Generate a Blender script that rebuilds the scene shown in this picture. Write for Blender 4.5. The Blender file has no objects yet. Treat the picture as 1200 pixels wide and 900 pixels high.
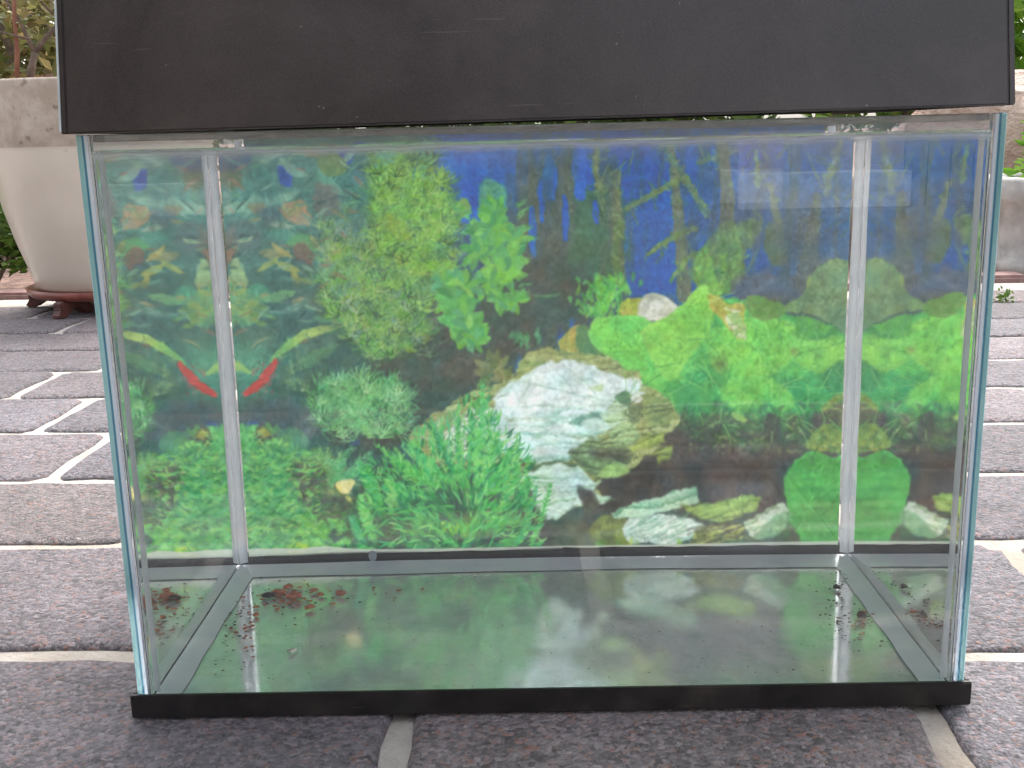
import bpy, bmesh, math, random
import numpy as np
from mathutils import Vector, Matrix

random.seed(7)
rng = np.random.default_rng(11)
S = bpy.context.scene
COL = S.collection
R = math.radians

# ------------------------------------------------------------------ camera
CAM = np.array([-0.0100, -0.7156, 0.4106])
PITCH, ROLL, YAW, FPX = 0.2271, -0.0243, 0.0155, 1267.0      # photo is 1200 x 900
_f = np.array([-math.sin(YAW) * math.cos(PITCH), math.cos(YAW) * math.cos(PITCH), -math.sin(PITCH)])
_r0 = np.array([math.cos(YAW), math.sin(YAW), 0.0])
_u0 = np.cross(_r0, _f)
_rt = math.cos(ROLL) * _r0 + math.sin(ROLL) * _u0
_up = -math.sin(ROLL) * _r0 + math.cos(ROLL) * _u0
cam = bpy.data.cameras.new('camera')
cam.sensor_fit = 'HORIZONTAL'; cam.sensor_width = 36.0; cam.lens = 36.0 * FPX / 1200.0
cam.clip_start = 0.02; cam.clip_end = 400.0
camo = bpy.data.objects.new('camera', cam); COL.objects.link(camo)
camo.matrix_world = Matrix(((_rt[0], _up[0], -_f[0], CAM[0]), (_rt[1], _up[1], -_f[1], CAM[1]),
                            (_rt[2], _up[2], -_f[2], CAM[2]), (0, 0, 0, 1)))
S.camera = camo

# ------------------------------------------------------------------ world, sun, exposure
SUN_EL, SUN_AZ = R(58), R(20)        # azimuth measured from +Y (behind the tank) towards +X
w = bpy.data.worlds.new('World'); S.world = w; w.use_nodes = True
wn = w.node_tree; wn.nodes.clear()
sky = wn.nodes.new('ShaderNodeTexSky'); sky.sky_type = 'NISHITA'; sky.sun_disc = False
sky.sun_elevation = SUN_EL; sky.sun_rotation = SUN_AZ
sky.air_density = 1.0; sky.dust_density = 4.0; sky.ozone_density = 1.0
bg = wn.nodes.new('ShaderNodeBackground'); bg.inputs['Strength'].default_value = 0.15
wo = wn.nodes.new('ShaderNodeOutputWorld')
hs = wn.nodes.new('ShaderNodeHueSaturation'); hs.inputs['Saturation'].default_value = 0.35      # overcast: a greyer sky
wn.links.new(sky.outputs[0], hs.inputs['Color']); wn.links.new(hs.outputs[0], bg.inputs[0]); wn.links.new(bg.outputs[0], wo.inputs[0])
sl = bpy.data.lights.new('sun', 'SUN'); sl.energy = 1.0; sl.angle = R(30); sl.color = (1.0, 0.96, 0.90)
so = bpy.data.objects.new('sun', sl); COL.objects.link(so)
sd = Vector((math.sin(SUN_AZ) * math.cos(SUN_EL), math.cos(SUN_AZ) * math.cos(SUN_EL), math.sin(SUN_EL)))
so.rotation_euler = sd.to_track_quat('Z', 'Y').to_euler(); so.location = sd * 20
S.view_settings.view_transform = 'Standard'; S.view_settings.look = 'None'
S.view_settings.gamma = 1.0; S.view_settings.use_curve_mapping = False
S.view_settings.exposure = 1.8
S.render.engine = 'CYCLES'
cy = S.cycles
cy.max_bounces = 24; cy.transmission_bounces = 24; cy.glossy_bounces = 12; cy.diffuse_bounces = 5
cy.transparent_max_bounces = 16; cy.use_denoising = True
cy.sample_clamp_indirect = 30.0; cy.caustics_reflective = True; cy.caustics_refractive = True
cy.blur_glossy = 0.3

# ------------------------------------------------------------------ small helpers
def ray(u, v):
    d = ((u - 600) / FPX) * _rt + ((450 - v) / FPX) * _up + _f
    return d / np.linalg.norm(d)
def ground(u, v, z=0.0):
    d = ray(u, v); return CAM + d * (z - CAM[2]) / d[2]
def at_y(u, v, Y):
    d = ray(u, v); return CAM + d * (Y - CAM[1]) / d[1]
def water_ray(u, v, n=1.333):
    d = ray(u, v); P = CAM + d * (-CAM[1] / d[1])
    x, z = d[0] / n, d[2] / n
    return P, np.array([x, math.sqrt(1 - x * x - z * z), z])
def on_back(u, v, Y):
    P, d = water_ray(u, v); return P + d * (Y - P[1]) / d[1]
def on_floor(u, v, z):
    P, d = water_ray(u, v); return P + d * (z - P[2]) / d[2]

def tag(o, label=None, cat=None, group=None, kind=None):
    if label: o['label'] = label
    if cat: o['category'] = cat
    if group: o['group'] = group
    if kind: o['kind'] = kind
    return o
def empty(name, loc=(0, 0, 0), rz=0):
    o = bpy.data.objects.new(name, None); COL.objects.link(o)
    o.location = loc; o.rotation_euler = (0, 0, rz); o.empty_display_size = 0.05
    return o
def link(name, me, mat=None, parent=None, smooth=False):
    o = bpy.data.objects.new(name, me); COL.objects.link(o)
    if mat is not None and not me.materials:
        for m in (mat if isinstance(mat, (list, tuple)) else [mat]): me.materials.append(m)
    if parent is not None: o.parent = parent
    if smooth: me.polygons.foreach_set('use_smooth', [True] * len(me.polygons))
    return o
def pydata(name, v, f, mat=None, parent=None, smooth=False):
    me = bpy.data.meshes.new(name); me.from_pydata([tuple(p) for p in v], [], f); me.update()
    return link(name, me, mat, parent, smooth)
def from_bm(name, bm, mat=None, parent=None, smooth=False):
    me = bpy.data.meshes.new(name); bm.normal_update(); bm.to_mesh(me); bm.free()
    return link(name, me, mat, parent, smooth)
def bm_box(bm, a, b, mi=0):
    x0, y0, z0 = a; x1, y1, z1 = b
    vs = [bm.verts.new(p) for p in ((x0,y0,z0),(x1,y0,z0),(x1,y1,z0),(x0,y1,z0),(x0,y0,z1),(x1,y0,z1),(x1,y1,z1),(x0,y1,z1))]
    fs = [bm.faces.new([vs[i] for i in q]) for q in ((0,3,2,1),(4,5,6,7),(0,1,5,4),(1,2,6,5),(2,3,7,6),(3,0,4,7))]
    for f in fs: f.material_index = mi
    return vs, fs
def box(name, a, b, mat, parent=None, bevel=0.0, seg=2):
    bm = bmesh.new(); bm_box(bm, a, b)
    if bevel: bmesh.ops.bevel(bm, geom=list(bm.edges), offset=bevel, segments=seg, affect='EDGES', profile=0.6)
    return from_bm(name, bm, mat, parent, smooth=False)
def bm_tube(bm, pts, rad, n=8, cap=True):
    rings = []
    prev = None
    for i, p in enumerate(pts):
        p = Vector(p)
        a = Vector(pts[max(i - 1, 0)]); b = Vector(pts[min(i + 1, len(pts) - 1)])
        t = (b - a).normalized()
        ref = prev if prev is not None else (Vector((0, 0, 1)) if abs(t.z) < 0.9 else Vector((1, 0, 0)))
        s = t.cross(ref).normalized(); q = s.cross(t).normalized(); prev = q
        r = rad[i] if isinstance(rad, (list, tuple)) else rad
        rings.append([bm.verts.new(p + (s * math.cos(2 * math.pi * k / n) + q * math.sin(2 * math.pi * k / n)) * r) for k in range(n)])
    for A, B in zip(rings, rings[1:]):
        for k in range(n): bm.faces.new((A[k], A[(k + 1) % n], B[(k + 1) % n], B[k]))
    if cap:
        bm.faces.new(rings[0][::-1]); bm.faces.new(rings[-1])
def bm_lathe(bm, prof, n=48, wob=None):
    rings = []
    for (r, z) in prof:
        ring = []
        for k in range(n):
            a = 2 * math.pi * k / n
            rr = r * (1 + (wob(a, z) if wob else 0))
            ring.append(bm.verts.new((rr * math.cos(a), rr * math.sin(a), z)))
        rings.append(ring)
    for A, B in zip(rings, rings[1:]):
        for k in range(n): bm.faces.new((A[k], A[(k + 1) % n], B[(k + 1) % n], B[k]))
    return rings

# ------------------------------------------------------------------ materials
def srgb(r, g, b):
    f = lambda c: (c / 255 / 12.92) if c <= 10.3 else (((c / 255 + 0.055) / 1.055) ** 2.4)
    return (f(r), f(g), f(b), 1.0)
class NM:
    def __init__(s, name):
        s.m = bpy.data.materials.new(name); s.m.use_nodes = True
        s.t = s.m.node_tree; s.t.nodes.clear()
        s.out = s.t.nodes.new('ShaderNodeOutputMaterial')
    def n(s, typ, **kw):
        nd = s.t.nodes.new('ShaderNode' + typ)
        for k, v in kw.items():
            if k.startswith('_'): setattr(nd, k[1:], v)
            else:
                key = k.replace('__', ' ')
                nd.inputs[int(key[1:]) if key[0] == 'i' and key[1:].isdigit() else key].default_value = v
        return nd
    def l(s, a, b): s.t.links.new(a, b)
    def coord(s, kind='Object'):
        return s.n('TexCoord').outputs[kind]
    def noise(s, vec, scale, detail=4, rough=0.55, dist=0.0):
        n = s.n('TexNoise', Scale=scale, Detail=detail, Roughness=rough, Distortion=dist); s.l(vec, n.inputs['Vector']); return n.outputs['Fac']
    def ramp(s, fac, stops):
        n = s.n('ValToRGB'); e = n.color_ramp.elements
        while len(e) < len(stops): e.new(0.5)
        for el, (p, c) in zip(e, stops): el.position = p; el.color = c
        s.l(fac, n.inputs[0]); return n.outputs[0]
    def mix(s, fac, a, b, mode='MIX'):
        n = s.n('Mix', _data_type='RGBA', _blend_type=mode)
        for src, idx in ((fac, 0), (a, 6), (b, 7)):
            if hasattr(src, 'is_linked'): s.l(src, n.inputs[idx])
            else: n.inputs[idx].default_value = src
        return n.outputs[2]
    def bump(s, h, strength=0.5, dist=0.001, normal=None):
        n = s.n('Bump', Strength=strength, Distance=dist); s.l(h, n.inputs['Height'])
        if normal is not None: s.l(normal, n.inputs['Normal'])
        return n.outputs[0]
    def math(s, op, a, b=0.0):
        n = s.n('Math', _operation=op)
        for i, src in enumerate((a, b)):
            if hasattr(src, 'is_linked'): s.l(src, n.inputs[i])
            else: n.inputs[i].default_value = src
        return n.outputs[0]
    def pbsdf(s, color=None, rough=0.5, normal=None, **kw):
        p = s.n('BsdfPrincipled', **kw)
        for src, key in ((color, 'Base Color'), (rough, 'Roughness')):
            if src is None: continue
            if hasattr(src, 'is_linked'): s.l(src, p.inputs[key])
            else: p.inputs[key].default_value = src
        if normal is not None: s.l(normal, p.inputs['Normal'])
        return p
    def done(s, shader):
        s.l(shader.outputs[0], s.out.inputs[0]); return s.m

def simple(name, c1, c2, scale, rough=0.6, bump=0.0, bscale=None, bdist=0.001, spec=0.5, coord='Object'):
    m = NM(name); v = m.coord(coord)
    c = m.ramp(m.noise(v, scale, 5), [(0.3, c1), (0.7, c2)])
    nr = m.bump(m.noise(v, bscale or scale * 4, 5), bump, bdist) if bump else None
    return m.done(m.pbsdf(c, rough, nr, Specular__IOR__Level=spec))

def mat_glass(name, ior, color=(1, 1, 1, 1), rough=0.0):
    m = NM(name)
    return m.done(m.pbsdf(color, rough, None, IOR=ior, Transmission__Weight=1.0))

M = {}
M['glass'] = mat_glass('pane_glass', 1.5, (0.985, 0.99, 0.99, 1))
M['water'] = mat_glass('clear_water', 1.333, (0.99, 0.995, 0.995, 1))
def dusty_glass():
    """front pane: clear glass under a thin uneven film of limescale and wiping marks"""
    m = NM('smeared_pane_glass'); v = m.coord()
    g = m.pbsdf((0.985, 0.99, 0.99, 1), 0.0, None, IOR=1.5, Transmission__Weight=1.0)
    d = m.n('BsdfDiffuse', Color=(0.80, 0.87, 0.86, 1.0))
    mp = m.n('Mapping'); m.l(v, mp.inputs[0]); mp.inputs['Rotation'].default_value = (0, R(35), 0); mp.inputs['Scale'].default_value = (0.5, 1, 1.6)
    f1 = m.ramp(m.noise(mp.outputs[0], 5, 6, 0.6, 0.8), [(0.3, (0.010,) * 3 + (1,)), (0.75, (0.055,) * 3 + (1,))])
    f2 = m.ramp(m.noise(v, 260, 2), [(0.74, (0, 0, 0, 1)), (0.80, (0.09,) * 3 + (1,))])
    sx = m.n('SeparateXYZ'); m.l(v, sx.inputs[0])
    line = m.ramp(m.math('ADD', sx.outputs['Z'], m.math('MULTIPLY', m.noise(v, 40, 4), 0.006)), [(0.392, (0, 0, 0, 1)), (0.4035, (0.10,) * 3 + (1,)), (0.4060, (0.38,) * 3 + (1,)), (0.4085, (0.10,) * 3 + (1,)), (0.42, (0.16,) * 3 + (1,))])
    f = m.math('ADD', m.math('ADD', f1, f2), line)
    mx = m.n('MixShader'); m.l(f, mx.inputs[0]); m.l(g.outputs[0], mx.inputs[1]); m.l(d.outputs[0], mx.inputs[2])
    return m.done(mx)
M['glass_front'] = dusty_glass()
def water_floor():
    m = NM('water_on_dirty_floor'); v = m.coord()
    g = m.pbsdf((0.93, 0.97, 0.94, 1), 0.10, None, IOR=1.333, Transmission__Weight=1.0)
    mp = m.n('Mapping'); m.l(v, mp.inputs[0]); mp.inputs['Scale'].default_value = (1.0, 0.45, 1)
    big = m.noise(mp.outputs[0], 18, 7, 0.72)
    c = m.ramp(m.noise(v, 60, 4), [(0.3, srgb(206, 218, 208)), (0.55, srgb(228, 234, 230)), (0.75, srgb(220, 214, 196))])
    d = m.pbsdf(c, 0.7)
    f = m.ramp(big, [(0.3, (0.40,) * 3 + (1,)), (0.7, (0.80,) * 3 + (1,))])
    sp = m.ramp(m.noise(v, 420, 3), [(0.58, (0, 0, 0, 1)), (0.72, (0.95, 0.95, 0.95, 1))])
    fac = m.math('MAXIMUM', f, sp)
    mx = m.n('MixShader'); m.l(fac, mx.inputs[0]); m.l(g.outputs[0], mx.inputs[1]); m.l(d.outputs[0], mx.inputs[2])
    return m.done(mx)
M['water_floor'] = water_floor()
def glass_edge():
    """ground edge: frosted teal outside, a darker blue line painted as refraction towards the seam"""
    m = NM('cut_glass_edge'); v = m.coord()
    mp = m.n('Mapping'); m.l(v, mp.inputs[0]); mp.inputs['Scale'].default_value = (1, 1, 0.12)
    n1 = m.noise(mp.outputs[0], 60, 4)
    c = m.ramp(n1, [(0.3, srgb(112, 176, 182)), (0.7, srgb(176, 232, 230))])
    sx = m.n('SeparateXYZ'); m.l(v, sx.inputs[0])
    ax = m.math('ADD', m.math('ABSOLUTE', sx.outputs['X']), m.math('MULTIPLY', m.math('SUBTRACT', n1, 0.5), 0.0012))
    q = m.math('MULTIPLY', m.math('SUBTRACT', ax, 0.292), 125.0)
    c = m.mix(m.ramp(q, [(0.34, (0, 0, 0, 1)), (0.40, (1, 1, 1, 1)), (0.50, (1, 1, 1, 1)), (0.60, (0, 0, 0, 1))]), c, srgb(58, 124, 156))  # dark blue stripe painted in, imitating refraction inside the glass
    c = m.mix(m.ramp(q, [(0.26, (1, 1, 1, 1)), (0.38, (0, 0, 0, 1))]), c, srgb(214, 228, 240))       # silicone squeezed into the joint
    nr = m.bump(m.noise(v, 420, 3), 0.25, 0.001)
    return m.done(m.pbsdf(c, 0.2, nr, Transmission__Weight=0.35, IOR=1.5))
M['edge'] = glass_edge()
def silicone(name, clear, trans=0.5):
    m = NM(name); v = m.coord()
    c = m.ramp(m.noise(v, 30, 4), [(0.3, srgb(228, 238, 246)), (0.7, srgb(248, 252, 254))])
    nr = m.bump(m.noise(v, 90, 3), 0.3, 0.002)
    p = m.pbsdf(c, 0.28, nr)
    t = m.n('BsdfTranslucent'); m.l(c, t.inputs[0])
    a = m.n('MixShader', i0=trans); m.l(p.outputs[0], a.inputs[1]); m.l(t.outputs[0], a.inputs[2])
    r = m.n('BsdfRefraction', IOR=1.04, Roughness=0.5); m.l(c, r.inputs['Color']); m.l(nr, r.inputs['Normal'])
    b = m.n('MixShader', i0=clear); m.l(a.outputs[0], b.inputs[1]); m.l(r.outputs[0], b.inputs[2])
    return m.done(b)
M['silicone'] = silicone('cloudy_silicone', 0.05); M['silicone_floor'] = silicone('floor_silicone', 0.0, 0.0); M['silicone_clear'] = silicone('clear_silicone', 0.0, 0.72)
def worn_black():
    m = NM('worn_black_plastic'); v = m.coord()
    c = m.ramp(m.noise(v, 60, 5), [(0.3, srgb(20, 18, 18)), (0.7, srgb(36, 32, 31))])
    dust = m.ramp(m.noise(v, 14, 6, 0.7), [(0.5, (0, 0, 0, 1)), (0.8, (0.35, 0.35, 0.35, 1))])
    c = m.mix(dust, c, srgb(96, 86, 78))
    mp = m.n('Mapping'); m.l(v, mp.inputs[0]); mp.inputs['Scale'].default_value = (0.06, 1, 1)
    scr = m.ramp(m.noise(mp.outputs[0], 600, 2), [(0.72, (0, 0, 0, 1)), (0.76, (0.4, 0.4, 0.4, 1))])
    c = m.mix(scr, c, srgb(80, 74, 72))
    return m.done(m.pbsdf(c, m.math('ADD', m.math('MULTIPLY', m.noise(v, 25, 4), 0.35), 0.28), m.bump(m.noise(v, 400, 4), 0.2, 0.0005)))
M['black_plastic'] = worn_black()
def hood_mat():
    m = NM('charcoal_laminate'); v = m.coord()
    c = m.ramp(m.noise(v, 900, 3), [(0.3, srgb(36, 29, 27)), (0.72, srgb(54, 45, 42))])
    sp = m.ramp(m.noise(v, 240, 1), [(0.79, (0, 0, 0, 1)), (0.83, (1, 1, 1, 1))])
    c = m.mix(sp, c, srgb(110, 104, 102))
    dust = m.ramp(m.noise(v, 7, 7, 0.7, 0.6), [(0.42, (0, 0, 0, 1)), (0.75, (0.22, 0.22, 0.22, 1))])
    c = m.mix(dust, c, srgb(118, 106, 102))
    mp = m.n('Mapping'); m.l(v, mp.inputs[0]); mp.inputs['Rotation'].default_value = (0, R(24), 0); mp.inputs['Scale'].default_value = (0.04, 1, 1)
    scr = m.ramp(m.noise(mp.outputs[0], 260, 2), [(0.735, (0, 0, 0, 1)), (0.75, (0.25, 0.25, 0.25, 1))])
    c = m.mix(scr, c, srgb(120, 112, 108))
    r = m.math('ADD', m.math('MULTIPLY', m.noise(v, 9, 6, 0.65), 0.3), 0.18)
    return m.done(m.pbsdf(c, r, m.bump(m.noise(v, 1400, 2), 0.35, 0.0004), Specular__IOR__Level=0.6))
M['hood'] = hood_mat()
M['hood_edge'] = simple('pale_edge_band', srgb(150, 160, 158), srgb(185, 192, 188), 60, 0.4)
M['hood_inside'] = simple('hood_inside', srgb(24, 23, 24), srgb(38, 36, 37), 80, 0.6)

# ------------------------------------------------------------------ setting: ground, paving, garden bed
def paver_mat(i):
    m = NM('rough_paver_%d' % i); v = m.coord('Object')
    tone = [(142, 134, 138), (136, 131, 137), (146, 136, 136), (128, 122, 127)][i]
    oi = m.n('ObjectInfo')
    add = m.n('VectorMath', _operation='ADD'); m.l(v, add.inputs[0])
    mul = m.n('VectorMath', _operation='SCALE'); m.l(oi.outputs['Location'], mul.inputs[0]); mul.inputs['Scale'].default_value = 3.7
    m.l(mul.outputs[0], add.inputs[1]); v = add.outputs[0]
    # domain warp so that the grains are not round cells
    nz = m.n('TexNoise', Scale=240.0, Detail=3.0); m.l(v, nz.inputs['Vector'])
    ws = m.n('VectorMath', _operation='SCALE'); m.l(nz.outputs['Color'], ws.inputs[0]); ws.inputs['Scale'].default_value = 0.004
    wv = m.n('VectorMath', _operation='ADD'); m.l(v, wv.inputs[0]); m.l(ws.outputs[0], wv.inputs[1])
    vor = m.n('TexVoronoi', Scale=270.0); m.l(wv.outputs[0], vor.inputs['Vector'])
    sep = m.n('SeparateColor'); m.l(vor.outputs['Color'], sep.inputs[0])
    t = lambda k, dr=0, dg=0, db=0: srgb(*(max(0, min(255, c * k + d)) for c, d in zip(tone, (dr, dg, db))))
    grain = m.ramp(sep.outputs[0], [(0.0, t(.62)), (0.3, t(.82)), (0.55, t(.98)), (0.75, t(1.12)), (0.86, t(.92, 30, -6, -24)), (0.95, t(1.25)), (1.0, t(.5))])
    g2 = m.noise(v, 22, 6, 0.65)
    c = m.mix(m.ramp(g2, [(0.35, (0, 0, 0, 1)), (0.75, (0.6, 0.6, 0.6, 1))]), grain, t(1.12))
    pit = m.noise(v, 120, 6, 0.72)
    c = m.mix(m.ramp(pit, [(0.34, (0.8, 0.8, 0.8, 1)), (0.46, (0, 0, 0, 1))]), c, t(.42))
    # stone to stone and damp-stain variation
    hv = m.n('HueSaturation'); m.l(c, hv.inputs['Color'])
    st = m.ramp(m.noise(v, 5, 5, 0.6), [(0.35, (0.78,) * 3 + (1,)), (0.65, (1.08,) * 3 + (1,))])
    m.l(m.math('MULTIPLY', m.math('ADD', m.math('MULTIPLY', oi.outputs['Random'], 0.34), 0.83), st), hv.inputs['Value']); c = hv.outputs[0]
    h = m.math('ADD', m.math('MULTIPLY', pit, 1.6), m.math('SUBTRACT', m.math('MULTIPLY', sep.outputs[0], 0.30), m.math('MULTIPLY', vor.outputs['Distance'], 0.5)))
    h = m.math('ADD', h, m.math('MULTIPLY', m.noise(v, 38, 3, 0.5), 1.4))
    nr = m.bump(h, 1.0, 0.0075)
    return m.done(m.pbsdf(c, 0.55, nr, Specular__IOR__Level=0.6))
PAV = [paver_mat(i) for i in range(4)]
def mortar_mat():
    m = NM('pale_mortar'); v = m.coord()
    c = m.ramp(m.noise(v, 14, 5), [(0.35, srgb(164, 158, 149)), (0.65, srgb(198, 193, 184))])
    c = m.mix(m.ramp(m.noise(v, 160, 4), [(0.55, (0, 0, 0, 1)), (0.8, (0.6, 0.6, 0.6, 1))]), c, srgb(120, 104, 88))
    c = m.mix(m.ramp(m.noise(v, 5, 4), [(0.45, (0, 0, 0, 1)), (0.7, (0.55, 0.55, 0.55, 1))]), c, srgb(140, 124, 104))
    return m.done(m.pbsdf(c, 0.85, m.bump(m.noise(v, 220, 6, 0.7), 0.9, 0.004)))
M['mortar'] = mortar_mat()
M['soil'] = simple('garden_soil', srgb(84, 64, 56), srgb(150, 122, 110), 22, 0.95, 0.8, 60, 0.02)

# ground reaches the horizon; a slightly raised bed starts past the paving
gv, gf = [], []
NX, NY = 60, 60
for j in range(NY):
    for i in range(NX):
        s = (i / (NX - 1) - 0.5) * 2; t = (j / (NY - 1) - 0.5) * 2
        x = math.copysign(abs(s) ** 2.6, s) * 160; y = math.copysign(abs(t) ** 2.6, t) * 160 + 2
        gv.append((x, y, -0.055 + 0.01 * math.sin(x * 1.3) * math.cos(y * 1.1)))
for j in range(NY - 1):
    for i in range(NX - 1):
        a = j * NX + i; gf.append((a, a + 1, a + 1 + NX, a + NX))
tag(pydata('ground', gv, gf, M['soil'], smooth=True), kind='structure')

tag(box('added_path', (-5.5, -5.0, -0.052), (5.5, -0.58, -0.002), simple('added_dark_path', srgb(66, 60, 54), srgb(88, 80, 72), 5, .9, .4, 120, .003)), kind='structure')  # added dark slab, keeps bright joints out of the front glass reflection
PAV_YAW = R(-2.1)
paving = box('paving', (-4.2, -0.372, -0.05), (4.2, 2.20, -0.0062), M['mortar'])
paving.rotation_euler = (0, 0, PAV_YAW); paving['kind'] = 'structure'
def brick_mesh(L, Wd, H=0.045):
    """one paver with a worn, uneven outline and rounded top edge"""
    n = 9; pts = []
    hx, hy = L / 2, Wd / 2; c = 0.012
    def jit(a): return random.uniform(-a, a)
    side = lambda p, q, k: [(p[0] + (q[0] - p[0]) * i / k, p[1] + (q[1] - p[1]) * i / k) for i in range(k)]
    cor = [(-hx + c, -hy), (hx - c, -hy), (hx, -hy + c), (hx, hy - c), (hx - c, hy), (-hx + c, hy), (-hx, hy - c), (-hx, -hy + c)]
    for k in range(8):
        p, q = cor[k], cor[(k + 1) % 8]
        pts += side(p, q, 8 if k in (0, 4) else (5 if k in (2, 6) else 2))
    pts = [(x + jit(0.0030), y + jit(0.0030)) for x, y in pts]
    bm = bmesh.new()
    lv = [(1.0, -H), (1.0, -0.0045), (0.0025, -0.0015), (0.007, 0.0)]
    rings = []
    for k, (ins, z) in enumerate(lv):
        ring = []
        for x, y in pts:
            f = 0 if k < 2 else ins
            fx = x * (1 - f / hx); fy = y * (1 - f / hy)
            ring.append(bm.verts.new((fx, fy, z + (jit(0.0008) if k >= 2 else 0))))
        rings.append(ring)
    m = len(pts)
    for A, B in zip(rings, rings[1:]):
        for k in range(m): bm.faces.new((A[k], A[(k + 1) % m], B[(k + 1) % m], B[k]))
    bm.faces.new(rings[-1])
    me = bpy.data.meshes.new('brick'); bm.normal_update(); bm.to_mesh(me); bm.free()
    me.polygons.foreach_set('use_smooth', [True] * len(me.polygons))
    return me
# course lines (y of the mortar centre, measured at x = 0 in the paving's own frame)
course_y = [-3.23, -2.99, -2.76, -2.53, -2.30, -2.07, -1.84, -1.61, -1.38, -1.15, -0.92, -0.69, -0.361, -0.135, 0.092, 0.337, 0.560, 0.790, 1.008, 1.222, 1.432, 1.640, 1.86, 2.06]
joint_hint = {13: 0.275, 14: 0.452, 15: -0.452, 16: -0.645, 17: -0.775, 18: -0.925, 19: -0.10, 20: -0.885, 21: 0.0, 12: 0.06}
BL = 0.381
for ci in range(len(course_y) - 1):
    y0, y1 = course_y[ci], course_y[ci + 1]
    if y1 < -1.7: step = 0.381
    off = joint_hint.get(ci, random.uniform(0, BL))
    x = off - BL * 11
    gap = 0.019
    while x < 4.1:
        x1 = x + BL
        if x > -4.1 and x1 < 4.1 and abs((x + x1) / 2) < 2.7 and y0 > -0.37:
            L, Wd = BL - gap + random.uniform(-0.003, 0.003), (y1 - y0) - 0.020 + random.uniform(-0.002, 0.002)
            me = brick_mesh(L, Wd); me.materials.append(PAV[random.randrange(4)])
            b = bpy.data.objects.new('brick', me); COL.objects.link(b); b.parent = paving
            b.location = ((x + x1) / 2 + random.uniform(-.002, .002), (y0 + y1) / 2 + random.uniform(-.002, .002), random.uniform(-0.0016, 0.0))
            b.rotation_euler = (random.uniform(-.004, .004), random.uniform(-.003, .003), random.uniform(-.008, .008))
        x = x1

# ------------------------------------------------------------------ aquarium
HW, TH = 0.300, 0.008              # outer half width, pane thickness
YB = 0.368                         # inner face of the back pane
ZF, ZW, ZT = 0.006, 0.4040, 0.4165 # inside floor, water level, top of the glass
tank = empty('glass_aquarium', (0, 0.19, 0))
tag(tank, 'glass fish tank with black plastic base, clear silicone corners and water inside', 'aquarium')
def tank_part(o): o.parent = tank; o.matrix_parent_inverse = Matrix.Translation((0, -0.19, 0)); return o

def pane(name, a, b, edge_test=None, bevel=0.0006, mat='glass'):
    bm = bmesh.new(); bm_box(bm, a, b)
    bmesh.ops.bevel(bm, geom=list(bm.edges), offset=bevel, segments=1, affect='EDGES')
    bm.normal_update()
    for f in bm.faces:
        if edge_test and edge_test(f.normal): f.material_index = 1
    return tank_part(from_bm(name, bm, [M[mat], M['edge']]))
G = 0.0004
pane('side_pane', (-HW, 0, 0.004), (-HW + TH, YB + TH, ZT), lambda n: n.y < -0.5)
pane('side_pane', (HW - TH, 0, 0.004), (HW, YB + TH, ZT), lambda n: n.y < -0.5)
pane('front_pane', (-HW + TH + G, 0.0006, 0.004), (HW - TH - G, 0.0006 + 0.006, ZT), mat='glass_front')
pane('back_pane', (-HW + TH + G, YB, 0.004), (HW - TH - G, YB + 0.006, ZT))
pane('floor_pane', (-HW + TH + G, 0.0075, 0.0006), (HW - TH - G, YB - G, ZF - G * 1.5))
# support ledges of glass glued inside, just under the rim (front and back)
M['ledge'] = None
def ledge_mat():
    m = NM('wet_smeared_glass'); v = m.coord()
    mp = m.n('Mapping'); m.l(v, mp.inputs[0]); mp.inputs['Scale'].default_value = (0.25, 1, 1)
    f = m.ramp(m.noise(mp.outputs[0], 120, 6, 0.65), [(0.35, (0.15,) * 3 + (1,)), (0.7, (0.85,) * 3 + (1,))])
    g = m.pbsdf((0.9, 0.95, 0.95, 1), 0.08, None, Transmission__Weight=1.0, IOR=1.5)
    d = m.pbsdf(m.ramp(m.noise(v, 70, 4), [(0.3, srgb(170, 168, 172)), (0.7, srgb(225, 224, 226))]), 0.5)
    mx = m.n('MixShader'); m.l(f, mx.inputs[0]); m.l(g.outputs[0], mx.inputs[1]); m.l(d.outputs[0], mx.inputs[2])
    return m.done(mx)
M['ledge'] = ledge_mat()
tank_part(box('support_ledge', (-HW + TH + 0.001, 0.0072, 0.4118), (HW - TH - 0.001, 0.036, 0.4160), M['ledge'], bevel=0.0006))
tank_part(box('support_ledge', (-HW + TH + 0.001, YB - 0.032, 0.4118), (HW - TH - 0.001, YB - 0.0006, 0.4160), M['ledge'], bevel=0.0006))

# base frame: a black plastic tray rim, open in the middle
def base_frame():
    bm = bmesh.new()
    x, y0, y1, t, h = HW + 0.0042, -0.0045, YB + 0.0125, 0.0035, 0.0195
    bm_box(bm, (-x, y0, .0014), (x, y0 + t, h)); bm_box(bm, (-x, y1 - t, .0014), (x, y1, h))
    bm_box(bm, (-x, y0 + t + .0001, .0014), (-x + t, y1 - t - .0001, h)); bm_box(bm, (x - t, y0 + t + .0001, .0014), (x, y1 - t - .0001, h))
    bmesh.ops.bevel(bm, geom=list(bm.edges), offset=0.0007, segments=2, affect='EDGES')
    return tank_part(from_bm('base_frame', bm, M['black_plastic']))
base_frame()
tank_part(box('base_tray', (-HW, 0, 0.0001), (HW, YB + TH, 0.0005), M['black_plastic']))

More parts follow.
